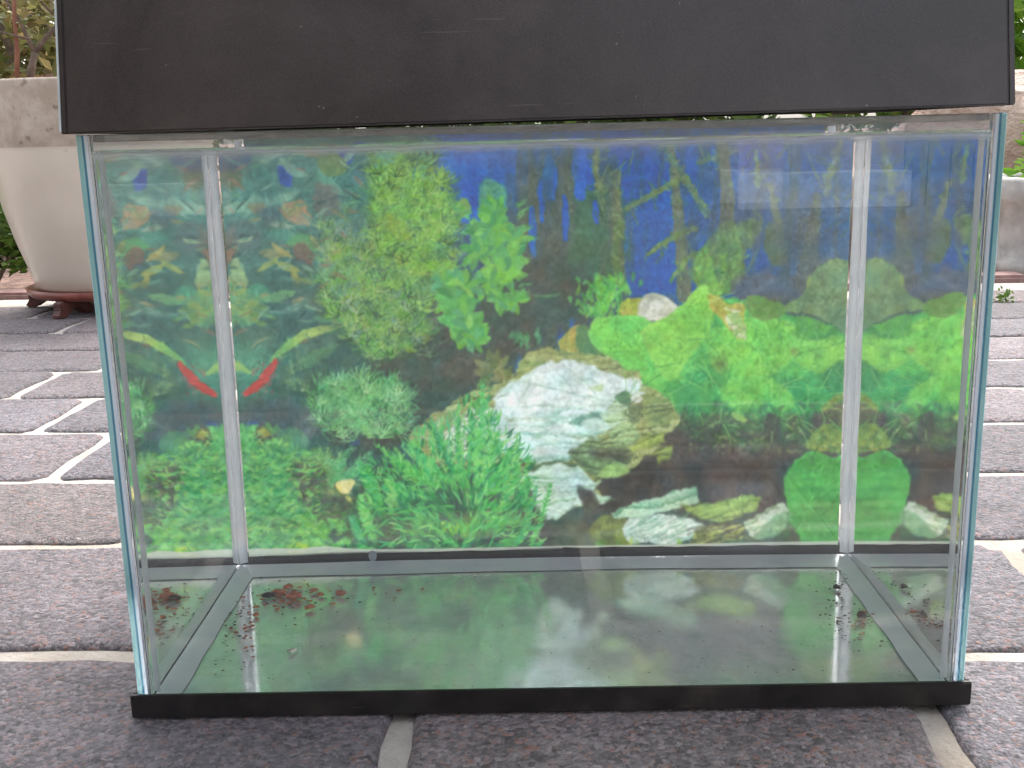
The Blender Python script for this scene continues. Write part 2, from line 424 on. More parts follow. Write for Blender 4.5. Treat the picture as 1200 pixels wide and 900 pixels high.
# silicone beads: a quarter-round fillet swept along each inner edge, slightly uneven
def bead(p0, p1, a, b, r, seed, rb=None, name='silicone_bead', mat='silicone'):
    rr = random.Random(seed); bm = bmesh.new(); n, m = 26, 6
    p0, p1, a, b = map(Vector, (p0, p1, a, b)); rings = []
    ph = [rr.uniform(0, 6.28) for _ in range(4)]
    for i in range(n):
        t = i / (n - 1); p = p0.lerp(p1, t)
        k = r * (1 + 0.03 * math.sin(9 * t + ph[0]) + 0.03 * math.sin(23 * t + ph[1]))
        ring = []
        for j in range(m + 1):
            th = j / m; c = (1 - th) ** 1.25; s = th ** 1.25
            ring.append(bm.verts.new(p + a * (k * c) + b * (k * s * ((rb or r) / r))))
        rings.append(ring)
    L = len(rings[0])
    for A, B in zip(rings, rings[1:]):
        for j in range(L - 1): bm.faces.new((A[j], A[j + 1], B[j + 1], B[j]))
    bmesh.ops.recalc_face_normals(bm, faces=list(bm.faces))
    return tank_part(from_bm(name, bm, M[mat], smooth=True))
wx, wy0, wz = HW - TH - 0.0012, 0.0078, ZF + 0.0010
wy1 = YB - 0.0010
for sx, sd_ in ((-1, 3), (1, 5)):
    bead((sx * (wx + .0006), wy1 + .0004, wz + .006), (sx * (wx + .0006), wy1 + .0004, ZW - .0006), (-sx, 0, 0), (0, -1, 0), 0.0068, sd_, mat='silicone_clear')
    bead((sx * wx, wy0, wz + .010), (sx * wx, wy0, ZW - .0006), (-sx, 0, 0), (0, 1, 0), 0.0062, sd_ + 20)
    bead((sx * wx, wy0 + .0062, wz), (sx * wx, wy1 - .0065, wz), (-sx, 0, 0), (0, 0, 1), 0.015, sd_ + 40, 0.0060, mat='silicone_floor')
    bead((sx * (wx + 0.0007), wy1, ZW + .0008), (sx * (wx + 0.0007), wy1, 0.4110), (-sx, 0, 0), (0, -1, 0), 0.0062, sd_ + 60, mat='silicone_clear')
bead((-wx, wy1, wz), (wx, wy1, wz), (0, -1, 0), (0, 0, 1), 0.030, 77, 0.0040, mat='silicone_floor')
bead((-wx, wy0, wz), (wx, wy0, wz), (0, 1, 0), (0, 0, 1), 0.0080, 78, 0.0045, mat='silicone_floor')

_d = on_back(437, 652, YB)
bm = bmesh.new(); bmesh.ops.create_icosphere(bm, subdivisions=2, radius=1.0)
for v_ in bm.verts: v_.co = Vector((_d[0] + v_.co.x * .0042, YB - .0016 + v_.co.y * .0010, .0165 + v_.co.z * .0055))
tank_part(from_bm('silicone_drop', bm, M['silicone'], smooth=True))
# water: one closed body with a small meniscus at the front; its floor side is dulled by dirt
def water():
    x, y0, y1 = HW - TH - 0.0004, 0.0070, YB - 0.0004
    prof = [(y0, ZF), (y0, ZW + .0026), (y0 + .0004, ZW + .0017), (y0 + .0011, ZW + .0008), (y0 + .0022, ZW + .0002), (y0 + .0040, ZW),
            (y1 - .0040, ZW), (y1 - .0018, ZW + .0005), (y1 - .0006, ZW + .0013), (y1, ZW + .0022), (y1, ZF)]
    bm = bmesh.new(); A = [bm.verts.new((-x, *p)) for p in prof]; B = [bm.verts.new((x, *p)) for p in prof]; n = len(prof)
    bm.faces.new(A); bm.faces.new(B[::-1])
    for k in range(n):
        f = bm.faces.new((A[k], B[k], B[(k + 1) % n], A[(k + 1) % n]))
        if k == n - 1: f.material_index = 1
    bmesh.ops.recalc_face_normals(bm, faces=list(bm.faces))
    o = from_bm('water', bm, [M['water'], M['water_floor']])
    tag(o, kind='structure'); return o
water()

# ------------------------------------------------------------------ hood
hood = empty('aquarium_hood', (0, 0.19, 0.4185))
tag(hood, 'charcoal box hood resting on top of the fish tank', 'hood')
hood.rotation_euler = (0, R(-0.36), 0)
def hood_part(o): o.parent = hood; o.matrix_parent_inverse = Matrix.Translation((0, -0.19, -0.4185)); return o
hx0, hx1, hz0, hz1, hy0, hy1 = -0.3045, 0.2995, 0.4195, 0.5450, -0.012, 0.392
slope = 0.0250
def slab(name, quad, t, mat, bevel=0.0008):
    """panel from 4 outer corners, thickened inwards along its normal"""
    q = [Vector(p) for p in quad]; n = (q[1] - q[0]).cross(q[3] - q[0]).normalized()
    bm = bmesh.new(); A = [bm.verts.new(p) for p in q]; B = [bm.verts.new(p - n * t) for p in q]
    bm.faces.new(A); bm.faces.new(B[::-1])
    for k in range(4): bm.faces.new((A[k], B[k], B[(k + 1) % 4], A[(k + 1) % 4]))
    bmesh.ops.recalc_face_normals(bm, faces=list(bm.faces))
    bmesh.ops.bevel(bm, geom=list(bm.edges), offset=bevel, segments=2, affect='EDGES')
    return hood_part(from_bm(name, bm, mat))
T = 0.0045
slab('front_panel', [(hx0 + T, hy0, hz0), (hx1 - T, hy0, hz0), (hx1 - T, hy0 + slope, hz1), (hx0 + T, hy0 + slope, hz1)], T, M['hood'])
slab('side_panel', [(hx0, hy1, hz0), (hx0, hy0, hz0 - .0004), (hx0, hy0 + slope, hz1), (hx0, hy1, hz1)], T - 0.0002, M['hood'])
slab('side_panel', [(hx1, hy0, hz0 - .0004), (hx1, hy1, hz0), (hx1, hy1, hz1), (hx1, hy0 + slope, hz1)], T - 0.0002, M['hood'])
slab('back_panel', [(hx1 - T, hy1, hz0 + .002), (hx0 + T, hy1, hz0 + .002), (hx0 + T, hy1, hz1), (hx1 - T, hy1, hz1)], T, M['hood'])
slab('lid', [(hx0 - .001, hy0 + slope - .002, hz1 + .0052), (hx1 + .001, hy0 + slope - .002, hz1 + .0052), (hx1 + .001, hy1 + .001, hz1 + .0052), (hx0 - .001, hy1 + .001, hz1 + .0052)], 0.005, M['hood'])
# pale edge band along the cut left edge of the front
bm = bmesh.new()
bm_tube(bm, [(hx0 + .0002, hy0 - .0002, hz0 + .001), (hx0 + .0002, hy0 + slope - .0002, hz1)], 0.0007, 6)
hood_part(from_bm('edge_band', bm, M['hood_edge']))
HAZE, GAIN, SAT = np.array([.042, .044, .037]), np.array([1.06, 1.04, 1.06]), 1.0

# ------------------------------------------------------------------ the printed backdrop, painted procedurally into colour attributes
PX0, PY0, PS = 212.0, 96.0, 1.2
PWX, PHY = int((1044 - PX0) * PS), int((668 - PY0) * PS)
yy, xx = np.mgrid[0:PHY, 0:PWX]
XX = (xx / PS + PX0).astype(np.float32); YY = (yy / PS + PY0).astype(np.float32)
cv = np.zeros((PHY, PWX, 3), np.float32)

def vnoise(cx, cyy, seed, shape=None):
    """smooth value noise with cell size cx x cyy photo pixels"""
    H, Wd = shape or (PHY, PWX); g = np.random.default_rng(seed)
    gx, gy = int(Wd / (cx * PS)) + 3, int(H / (cyy * PS)) + 3
    a = g.random((gy, gx), dtype=np.float32)
    x = np.arange(Wd) / (cx * PS); y = np.arange(H) / (cyy * PS)
    xi, yi = x.astype(int), y.astype(int); fx, fy = x - xi, y - yi
    fx = (fx * fx * (3 - 2 * fx)).astype(np.float32); fy = (fy * fy * (3 - 2 * fy)).astype(np.float32)[:, None]
    r0 = a[yi][:, xi] * (1 - fx) + a[yi][:, xi + 1] * fx
    r1 = a[yi + 1][:, xi] * (1 - fx) + a[yi + 1][:, xi + 1] * fx
    return r0 * (1 - fy) + r1 * fy
def fbm(cx, cyy, seed, oct=4):
    s = np.zeros((PHY, PWX), np.float32); amp = 1.0; tot = 0
    for k in range(oct):
        s += amp * vnoise(max(cx / 2 ** k, 0.9), max(cyy / 2 ** k, 0.9), seed * 17 + k); tot += amp; amp *= 0.55
    return s / tot
N = {k: fbm(c, c2, 100 + i, o) for i, (k, c, c2, o) in enumerate(
    [('big', 90, 90, 4), ('mid', 34, 34, 4), ('fine', 9, 9, 3), ('wx', 16, 16, 3), ('wy', 16, 16, 3), ('strata', 42, 6, 4), ('vert', 12, 90, 4), ('grain', 2.2, 2.2, 2), ('strata2', 70, 11, 4)])}
def sm(a, b, x):
    t = np.clip((x - a) / (b - a), 0, 1); return t * t * (3 - 2 * t)
C = lambda *c: np.array(c, np.float32)
def put(mask, col, sl=None):
    t = cv if sl is None else cv[sl]
    t += mask[..., None] * (np.asarray(col, np.float32) - t)
def ci(x, y):
    return int((x - PX0) * PS), int((y - PY0) * PS)
def window(x0, y0, x1, y1):
    a, b = ci(x0, y0); c, d = ci(x1, y1)
    a, b = max(a, 0), max(b, 0); c, d = min(c + 2, PWX), min(d + 2, PHY)
    return (slice(b, d), slice(a, c)) if c > a and d > b else None
def smooth_pts(p, k=6):
    out = []; n = len(p)
    for i in range(n):
        p0, p1, p2, p3 = (np.array(p[(i + j) % n], float) for j in (-1, 0, 1, 2))
        for t in np.arange(k) / k:
            out.append(0.5 * (2 * p1 + (p2 - p0) * t + (2 * p0 - 5 * p1 + 4 * p2 - p3) * t * t + (3 * p1 - p0 - 3 * p2 + p3) * t ** 3))
    return np.array(out)
def blob(pts, c1, c2=None, tex='fine', lo=.35, hi=.65, warp=4.0, soft=1.0, alpha=1.0, smooth=True, edge=None):
    """a painted shape: polygon in photo pixels, warped edge, two-tone mottle"""
    P = smooth_pts(pts) if smooth else np.array(pts, float)
    pad = warp + soft * 3 + 2
    sl = window(P[:, 0].min() - pad, P[:, 1].min() - pad, P[:, 0].max() + pad, P[:, 1].max() + pad)
    if sl is None: return
    x = XX[sl] + (N['wx'][sl] - .5) * 2 * warp + (N['fine'][sl] - .5) * warp * .8
    y = YY[sl] + (N['wy'][sl] - .5) * 2 * warp + (N['fine'][sl] - .5) * warp * .8
    ins = np.zeros(x.shape, bool); dist = np.full(x.shape, 1e9, np.float32)
    n = len(P)
    for i in range(n):
        ax, ay = P[i]; bx, by = P[(i + 1) % n]
        if ay != by:
            c = ((ay > y) != (by > y)) & (x < (bx - ax) * (y - ay) / (by - ay) + ax); ins ^= c
        ex, ey = bx - ax, by - ay; L2 = ex * ex + ey * ey + 1e-9
        t = np.clip(((x - ax) * ex + (y - ay) * ey) / L2, 0, 1)
        dist = np.minimum(dist, (x - ax - t * ex) ** 2 + (y - ay - t * ey) ** 2)
    d = np.sqrt(dist) * np.where(ins, 1, -1)
    m = sm(-soft, soft, d) * alpha
    c1 = C(*c1); col = c1
    if c2 is not None:
        k = sm(lo, hi, N[tex][sl] if isinstance(tex, str) else tex[sl])[..., None]; col = c1 * (1 - k) + C(*c2) * k
    if edge is not None:
        e = np.exp(-np.maximum(d, 0) / edge[1])[..., None] * edge[2]; col = col * (1 - e) + C(*edge[0]) * e
    put(m, col, sl)
def rock(pts, light, mid, dark, layers=6.0, tilt=.12, warp=4.0, soft=1.4, alpha=1.0, bias=.0, seed=1, smooth=False):
    """bedded stone: saw-tooth ledges along warped strata, bright lips and dark undersides"""
    P = smooth_pts(pts) if smooth else np.array(pts, float); pad = warp + 4
    sl = window(P[:, 0].min() - pad, P[:, 1].min() - pad, P[:, 0].max() + pad, P[:, 1].max() + pad)
    if sl is None: return
    y = YY[sl] + tilt * XX[sl] + 26 * (N['strata2'][sl] - .5) + 8 * (np.roll(N['mid'], seed * 37, 1)[sl] - .5) + 5 * (N['strata'][sl] - .5) + 2.5 * (N['fine'][sl] - .5)
    h = y / (90.0 / layers); k_ = np.floor(h); fr = h - k_
    lay = np.sin(k_ * 12.9898 + seed * 4.1) * 43758.5453; lay = lay - np.floor(lay)
    sh = np.clip(fr ** 2.2 * (.55 + .75 * lay) + .30 * (N['strata'][sl] - .5) + .35 * (N['mid'][sl] - .5) + .12 * (N['grain'][sl] - .5) + bias, 0, 1)[..., None]
    col = np.where(sh < .5, C(*light) * (1 - sh * 2) + C(*mid) * sh * 2, C(*mid) * (2 - sh * 2) + C(*dark) * (sh * 2 - 1))
    old = cv[sl].copy(); blob(pts, (0, 0, 0), None, warp=warp, soft=soft, smooth=smooth)
    m = 1 - np.clip(cv[sl].sum(-1) / np.maximum(old.sum(-1), 1), 0, 1)
    cv[sl] = old * (1 - m[..., None] * alpha) + col * m[..., None] * alpha
def glow(cx, cyy, rx, ry, col, a=1.0):
    sl = window(cx - 2.6 * rx, cyy - 2.6 * ry, cx + 2.6 * rx, cyy + 2.6 * ry)
    if sl is None: return
    m = np.exp(-(((XX[sl] - cx) / rx) ** 2 + ((YY[sl] - cyy) / ry) ** 2)) * a
    put(m * (0.7 + 0.6 * (N['mid'][sl] - .2)).clip(0, 1), col, sl)
def stroke(pts, w, col, a=1.0, col2=None):
    """tapered brush line through 2-3 points"""
    p = np.array(pts, np.float32)
    if len(p) == 3:
        t = np.linspace(0, 1, 7, dtype=np.float32)[:, None]; p = (1 - t) ** 2 * p[0] + 2 * t * (1 - t) * p[1] + t * t * p[2]
    ws = w if isinstance(w, (tuple, list)) else (w, w * .45)
    W_ = np.interp(np.linspace(0, 1, len(p)), np.linspace(0, 1, len(ws)), ws)
    pad = max(ws) + 1.5
    sl = window(p[:, 0].min() - pad, p[:, 1].min() - pad, p[:, 0].max() + pad, p[:, 1].max() + pad)
    if sl is None: return
    x, y = XX[sl], YY[sl]; best = np.full(x.shape, -1e9, np.float32); tt = np.zeros(x.shape, np.float32)
    for i in range(len(p) - 1):
        ex, ey = p[i + 1] - p[i]; L2 = ex * ex + ey * ey + 1e-6
        t = np.clip(((x - p[i, 0]) * ex + (y - p[i, 1]) * ey) / L2, 0, 1)
        d = W_[i] * (1 - t) + W_[i + 1] * t - np.hypot(x - p[i, 0] - t * ex, y - p[i, 1] - t * ey)
        if col2 is not None: tt = np.where(d > best, (i + t) / (len(p) - 1), tt)
        best = np.maximum(best, d)
    c = C(*col)
    if col2 is not None: c = c * (1 - tt[..., None]) + C(*col2) * tt[..., None]
    put(sm(-.65, .65, best) * a, c, sl)
def leaf(x, y, ang, L, Wd, col, a=.9, col2=None, bend=.15):
    dx, dy = math.cos(ang), math.sin(ang); b = bend * L
    mx, my = x + dx * L * .5 - dy * b, y + dy * L * .5 + dx * b
    stroke([(x, y), (mx, my), (x + dx * L, y + dy * L)], (Wd * .25, Wd * .85, Wd, Wd * .8, .2), col, a, col2)
pr = random.Random(5)
def vary(c, k=18):
    d = pr.uniform(-k, k); return tuple(min(255, max(0, v + d + pr.uniform(-k * .4, k * .4))) for v in c)
def inside(x, y, P):
    r = False; n = len(P)
    for i in range(n):
        ax, ay = P[i]; bx, by = P[(i + 1) % n]
        if (ay > y) != (by > y) and x < (bx - ax) * (y - ay) / (by - ay) + ax: r = not r
    return r
def scatter(P, n):
    xs = [p[0] for p in P]; ys = [p[1] for p in P]; out = []
    while len(out) < n:
        x, y = pr.uniform(min(xs), max(xs)), pr.uniform(min(ys), max(ys))
        if inside(x, y, P): out.append((x, y))
    return out
def needles(P, n, cols, L=(8, 16), w=.75, fan=5, up=-1.57, spread=1.5, a=.75, curl=.25):
    for (x, y) in sorted(scatter(P, n), key=lambda q: q[1] * (1 if up < 0 else -1)):
        base = pr.gauss(up, .55); c = vary(pr.choice(cols)); l0 = pr.uniform(*L)
        for k in range(fan):
            an = base + spread * (k / (fan - 1) - .5) + pr.uniform(-.15, .15); l = l0 * pr.uniform(.6, 1.05)
            b = pr.uniform(-curl, curl) * l
            mx, my = x + math.cos(an) * l * .5 - math.sin(an) * b, y + math.sin(an) * l * .5 + math.cos(an) * b
            stroke([(x, y), (mx, my), (x + math.cos(an) * l, y + math.sin(an) * l)], (w, w * .5), vary(c, 20), a)
def frond(x0, y0, x1, y1, bend, wid, cols, n=11, a=.9):
    """a lobed fern blade: midrib with forward-pointing lobes"""
    dx, dy = x1 - x0, y1 - y0; L = math.hypot(dx, dy); nx, ny = -dy / L, dx / L
    mx, my = (x0 + x1) / 2 + nx * bend, (y0 + y1) / 2 + ny * bend
    c = vary(pr.choice(cols), 14)
    stroke([(x0, y0), (mx, my), (x1, y1)], (wid * .24, wid * .22, .4), c, a)
    for i in range(1, n):
        t = i / n
        px = (1 - t) ** 2 * x0 + 2 * t * (1 - t) * mx + t * t * x1; py = (1 - t) ** 2 * y0 + 2 * t * (1 - t) * my + t * t * y1
        tx = 2 * (1 - t) * (mx - x0) + 2 * t * (x1 - mx); ty = 2 * (1 - t) * (my - y0) + 2 * t * (y1 - my)
        an = math.atan2(ty, tx); ll = wid * 1.35 * math.sin(math.pi * (0.15 + .8 * t)) * pr.uniform(.7, 1.1) + 2
        for s_ in (-1, 1):
            leaf(px, py, an + s_ * pr.uniform(.45, .75), ll, max(wid * .17, .9), vary(c, 24), a)

# --- base tones
gx_ = XX; gy_ = YY
cv[:] = C(92, 118, 108)
k = sm(420, 620, gx_ + (N['big'] - .5) * 160)[..., None]
top = C(78, 130, 116) * (1 - k) + C(66, 82, 138) * k
low = C(64, 98, 86) * (1 - k) + C(68, 92, 82) * k
q_ = sm(250, 400, gy_ + (N['big'] - .5) * 120)[..., None]
cv[:] = top * (1 - q_) + low * q_
put(sm(.45, .75, N['mid']) * .35 * sm(700, 420, gx_), (62, 98, 96))
put(sm(.5, .8, N['big']) * .4 * sm(650, 400, gx_), (70, 132, 110))
# upper blue water and brown-green stalks
blob([(498, 100), (600, 100), (606, 240), (598, 260), (560, 262), (528, 252), (505, 215)], (36, 96, 182), (54, 108, 188), 'mid', warp=7, soft=4)
blob([(600, 100), (1040, 100), (1040, 330), (900, 345), (780, 352), (690, 330), (640, 350), (606, 330)], (36, 92, 166), (56, 98, 158), 'big', warp=10, soft=6)
for i in range(70):                                             # dark stalks fading up
    x = pr.uniform(596, 720); y0 = pr.uniform(150, 300); L = pr.uniform(60, 190)
    stroke([(x, y0), (x + pr.uniform(-8, 8), y0 + L / 2), (x + pr.uniform(-14, 14), y0 + L)], (pr.uniform(2, 7), pr.uniform(3, 9), 3), vary(pr.choice([(84, 92, 84), (78, 98, 78), (96, 92, 70), (70, 92, 104)]), 8), .5)
blob([(612, 230), (640, 180), (668, 200), (672, 300), (640, 360), (606, 340)], (84, 92, 86), (92, 98, 74), 'vert', warp=9, soft=8, alpha=.7)
blob([(676, 220), (735, 235), (730, 320), (700, 345), (668, 330)], (70, 110, 76), (84, 98, 84), 'mid', warp=9, soft=8, alpha=.8)
for (x, y, w_, h_) in ((622, 270, 5, 26), (643, 205, 9, 26), (633, 235, 4, 24), (661, 255, 4, 26), (678, 195, 10, 34), (697, 248, 4, 12), (625, 300, 4, 22), (690, 205, 5, 16), (646, 360, 5, 14), (668, 375, 4, 10), (604, 418, 5, 15), (655, 392, 4, 14)):
    stroke([(x, y - h_), (x + 1, y), (x + 2, y + h_)], (w_ * .5, w_, w_ * .6), vary((30, 100, 190), 8), .9)
# dark brown hollow in the middle
blob([(470, 350), (560, 330), (610, 300), (690, 310), (690, 360), (650, 385), (610, 420), (590, 445), (545, 465), (500, 485), (478, 520), (430, 540), (390, 520), (370, 480), (430, 420)], (66, 88, 76), (78, 84, 74), 'mid', warp=12, soft=10)
put(sm(.55, .8, N['fine']) * .25 * sm(420, 480, gx_) * sm(640, 560, gx_) * sm(330, 380, gy_) * sm(520, 470, gy_), (104, 92, 84))
# --- left: soft teal leaves, brown tints, blue gaps
blob([(240, 172), (288, 172), (290, 190), (262, 202), (240, 200)], (54, 78, 134), (66, 90, 120), 'mid', warp=4, soft=3)
blob([(250, 204), (278, 196), (280, 214), (262, 222), (248, 216)], (96, 102, 76), None, warp=4, soft=4, alpha=.8)
blob([(325, 192), (342, 198), (341, 218), (328, 216), (324, 205)], (44, 78, 168), None, warp=1.5, soft=1.2)
blob([(394, 168), (412, 172), (410, 192), (398, 192)], (48, 82, 168), None, warp=2, soft=1.5)
blob([(262, 224), (286, 220), (280, 232), (258, 232)], (100, 150, 136), None, soft=3, alpha=.6)
for (x, y, an, L, Wd, c) in ((330, 178, 2.7, 28, 5, (150, 188, 160)), (328, 186, .55, 40, 6, (146, 184, 158)), (398, 190, -.8, 22, 4, (156, 190, 160)), (372, 196, .9, 34, 8, (98, 168, 140)), (386, 212, .8, 22, 5, (108, 174, 140)),
                            (390, 206, -1.1, 22, 4, (170, 136, 92)), (352, 172, .3, 26, 7, (146, 132, 84)), (375, 185, .4, 30, 14, (112, 140, 72)), (410, 196, .6, 24, 10, (84, 128, 132))):
    leaf(x, y, an, L, Wd, c, .85)
blob([(258, 252), (270, 237), (290, 234), (294, 226), (303, 228), (312, 232), (338, 224), (352, 222), (334, 236), (305, 246), (275, 250)], (136, 180, 148), (112, 158, 136), 'mid', warp=2.5, soft=1.6)
blob([(290, 240), (310, 238), (306, 250), (296, 250)], (150, 128, 86), None, warp=3, soft=3, alpha=.8)
blob([(262, 262), (285, 256), (302, 262), (300, 290), (270, 296), (258, 280)], (84, 112, 112), (92, 104, 104), 'mid', warp=4, soft=4, alpha=.8)
blob([(300, 246), (330, 244), (328, 256), (308, 262)], (92, 108, 118), None, warp=4, soft=4, alpha=.6)
blob([(328, 242), (340, 236), (352, 232), (358, 242), (364, 254), (360, 264), (346, 262), (334, 256)], (170, 164, 104), (176, 136, 100), 'fine', warp=2.5, soft=1.6)
blob([(352, 250), (364, 252), (362, 264), (350, 260)], (168, 158, 140), None, warp=2, soft=2, alpha=.7)
blob([(370, 216), (392, 218), (398, 238), (390, 254), (372, 248), (368, 232)], (112, 116, 112), (126, 104, 98), 'mid', warp=4, soft=3, alpha=.85)
blob([(255, 288), (262, 272), (272, 264), (276, 280), (272, 296), (258, 304)], (112, 124, 116), (118, 112, 100), 'fine', warp=2, soft=1.6)
blob([(252, 292), (276, 286), (272, 302), (258, 316), (248, 310)], (150, 108, 84), (126, 96, 78), 'fine', warp=3, soft=2, alpha=.9)
blob([(270, 306), (276, 300), (284, 312), (289, 330), (284, 338), (272, 332), (268, 318)], (158, 186, 122), (136, 170, 120), 'fine', warp=2, soft=1.4)
blob([(314, 268), (330, 264), (348, 272), (352, 284), (330, 280), (314, 278)], (84, 150, 124), None, warp=4, soft=4, alpha=.8)
blob([(334, 282), (350, 273), (366, 278), (372, 292), (356, 296), (342, 290)], (92, 166, 106), (104, 160, 92), 'fine', warp=3, soft=2)
for (x, y, an, L, Wd, c) in ((304, 296, -.05, 36, 6, (150, 148, 98)), (318, 286, .5, 30, 4, (186, 170, 92)), (300, 316, -.55, 30, 4, (172, 186, 96)), (322, 306, .35, 32, 5, (178, 186, 90)), (340, 314, 1.0, 22, 4, (178, 176, 84)), (276, 282, -.3, 20, 3, (170, 186, 140)),
                            (258, 322, .5, 20, 4, (176, 180, 110)), (350, 326, .2, 18, 3, (164, 168, 80)), (362, 276, .7, 24, 5, (140, 148, 92)), (318, 262, .05, 30, 3, (158, 176, 150))):
    leaf(x, y, an, L, Wd, c, .9)
blob([(344, 288), (356, 286), (366, 298), (362, 310), (348, 304)], (142, 88, 76), (120, 92, 78), 'fine', warp=3, soft=2.4, alpha=.9)
blob([(236, 342), (262, 338), (296, 342), (316, 344), (304, 358), (296, 372), (272, 380), (246, 382), (232, 372)], (124, 168, 92), (98, 160, 108), 'fine', warp=5, soft=2.5)
for i in range(90):
    x, y = pr.uniform(240, 308), pr.uniform(338, 378)
    leaf(x, y, pr.uniform(-.9, .9), pr.uniform(8, 20), pr.uniform(2, 4.5), vary(pr.choice([(150, 188, 92), (112, 178, 112), (136, 168, 80), (164, 182, 84), (98, 172, 126)]), 14), .7)
blob([(288, 340), (296, 332), (310, 336), (318, 346), (300, 350)], (86, 164, 120), None, warp=2, soft=1.6)
leaf(300, 348, -.15, 46, 6, (122, 180, 112), .9); leaf(312, 366, -.2, 44, 3.4, (126, 164, 140), .8); leaf(340, 358, -.55, 20, 2.4, (184, 204, 176), .8)
for i in range(26):
    leaf(pr.uniform(306, 410), pr.uniform(318, 412), pr.uniform(-.6, .8), pr.uniform(14, 34), pr.uniform(3, 8), vary(pr.choice([(76, 108, 96), (84, 122, 100), (70, 96, 94), (88, 110, 92)]), 6), .5)
glow(275, 425, 42, 26, (104, 186, 142), .8)
blob([(264, 426), (276, 424), (288, 432), (292, 438), (278, 436), (266, 432)], (152, 194, 110), None, warp=1.5, soft=1.3)
leaf(368, 372, 0.02, 16, 4, (92, 156, 112), .8)
blob([(352, 420), (378, 408), (392, 402), (388, 414), (372, 428), (356, 432)], (84, 130, 94), None, warp=3, soft=2)
stroke([(316, 424), (332, 405), (352, 396)], (2.6, 5, 4.4), (106, 172, 100), .95, (156, 198, 98))
stroke([(344, 400), (362, 386), (395, 384)], (3, 6, 5, 2.4), (158, 200, 98), .95, (206, 214, 104))
stroke([(286, 462), (306, 450), (322, 424)], (2.8, 5.6, 6.0, 3.8), (186, 66, 60), .97, (196, 74, 66))
for i in range(30): leaf(pr.uniform(292, 320), pr.uniform(430, 462), pr.uniform(-1.2, -.6), 6, 1.2, vary((206, 92, 80), 14), .5)
blob([(282, 478), (330, 470), (370, 480), (380, 505), (330, 520), (285, 505)], (78, 96, 100), (84, 94, 94), 'mid', warp=8, soft=7, alpha=.8)
leaf(288, 496, .2, 16, 5, (58, 82, 150), .7); leaf(408, 515, .4, 14, 4, (62, 84, 140), .5)

put(.22 * sm(430, 400, gx_) * sm(405, 390, gy_) * np.ones_like(gx_), (88, 122, 112))
# --- the big fine-leaved plants
bigP = [(428, 176), (470, 170), (505, 178), (522, 215), (535, 250), (532, 300), (536, 330), (505, 350), (500, 400), (470, 420), (430, 415), (385, 380), (375, 320), (400, 285), (424, 300), (436, 250)]
blob(bigP, (76, 112, 78), (68, 100, 84), 'mid', warp=12, soft=13, alpha=.8)
blob([(440, 190), (505, 195), (528, 250), (530, 320), (480, 330), (440, 300)], (96, 148, 70), (80, 132, 80), 'mid', warp=12, soft=14, alpha=.6)
needles([(372, 260), (420, 270), (425, 340), (500, 345), (500, 400), (440, 425), (395, 395), (375, 330)], 190, [(98, 144, 84), (112, 152, 90), (84, 130, 92), (134, 160, 92), (104, 148, 124)], (11, 22), 1.0, 5, -1.4, 2.2, .8)
needles(bigP, 230, [(112, 166, 74), (126, 178, 76), (96, 154, 84), (140, 178, 84), (104, 172, 92)], (12, 25), 1.1, 5, -1.57, 2.2, .85)
needles([(436, 180), (500, 185), (525, 240), (530, 320), (480, 325), (440, 300)], 170, [(130, 184, 74), (116, 176, 70), (146, 190, 84)], (10, 20), 1.05, 5, -1.57, 2.4, .85)
halo = [(420, 165), (510, 165), (545, 250), (548, 340), (515, 410), (470, 440), (410, 430), (362, 380), (355, 300), (400, 255)]
needles(halo, 120, [(96, 140, 84), (86, 128, 90), (112, 158, 92), (78, 116, 88)], (10, 22), .9, 4, -1.57, 2.6, .6)
blob([(450, 252), (462, 250), (474, 268), (484, 278), (470, 282), (456, 272)], (150, 174, 62), None, 'fine', warp=4, soft=3, alpha=.75)
blob([(462, 296), (480, 298), (480, 308), (466, 312)], (148, 178, 66), None, warp=4, soft=3, alpha=.7)
for i in range(26):
    leaf(pr.uniform(436, 456), pr.uniform(172, 192), pr.uniform(-.6, .9), pr.uniform(8, 14), 2, vary((96, 168, 146), 12), .6)
    leaf(pr.uniform(482, 500), pr.uniform(172, 214), pr.uniform(-1.9, -.9), pr.uniform(8, 16), 1.6, vary((94, 160, 150), 12), .6)
needles([(412, 440), (470, 452), (485, 490), (470, 512), (400, 520), (366, 500), (362, 462), (390, 440)], 210, [(112, 182, 112), (98, 168, 108), (134, 196, 124), (90, 156, 104)], (12, 24), 1.0, 5, -1.2, 1.9, .85)
glow(405, 470, 36, 26, (116, 184, 120), .35)
needles([(328, 418), (350, 420), (362, 456), (340, 462)], 18, [(140, 170, 116), (124, 160, 108)], (8, 14), .6, 5, -1.5, 1.8, .6)
needles([(455, 460), (485, 455), (488, 500), (462, 505)], 16, [(150, 176, 120), (120, 168, 110)], (9, 14), .7, 6, -1.57, 2.0, .7)
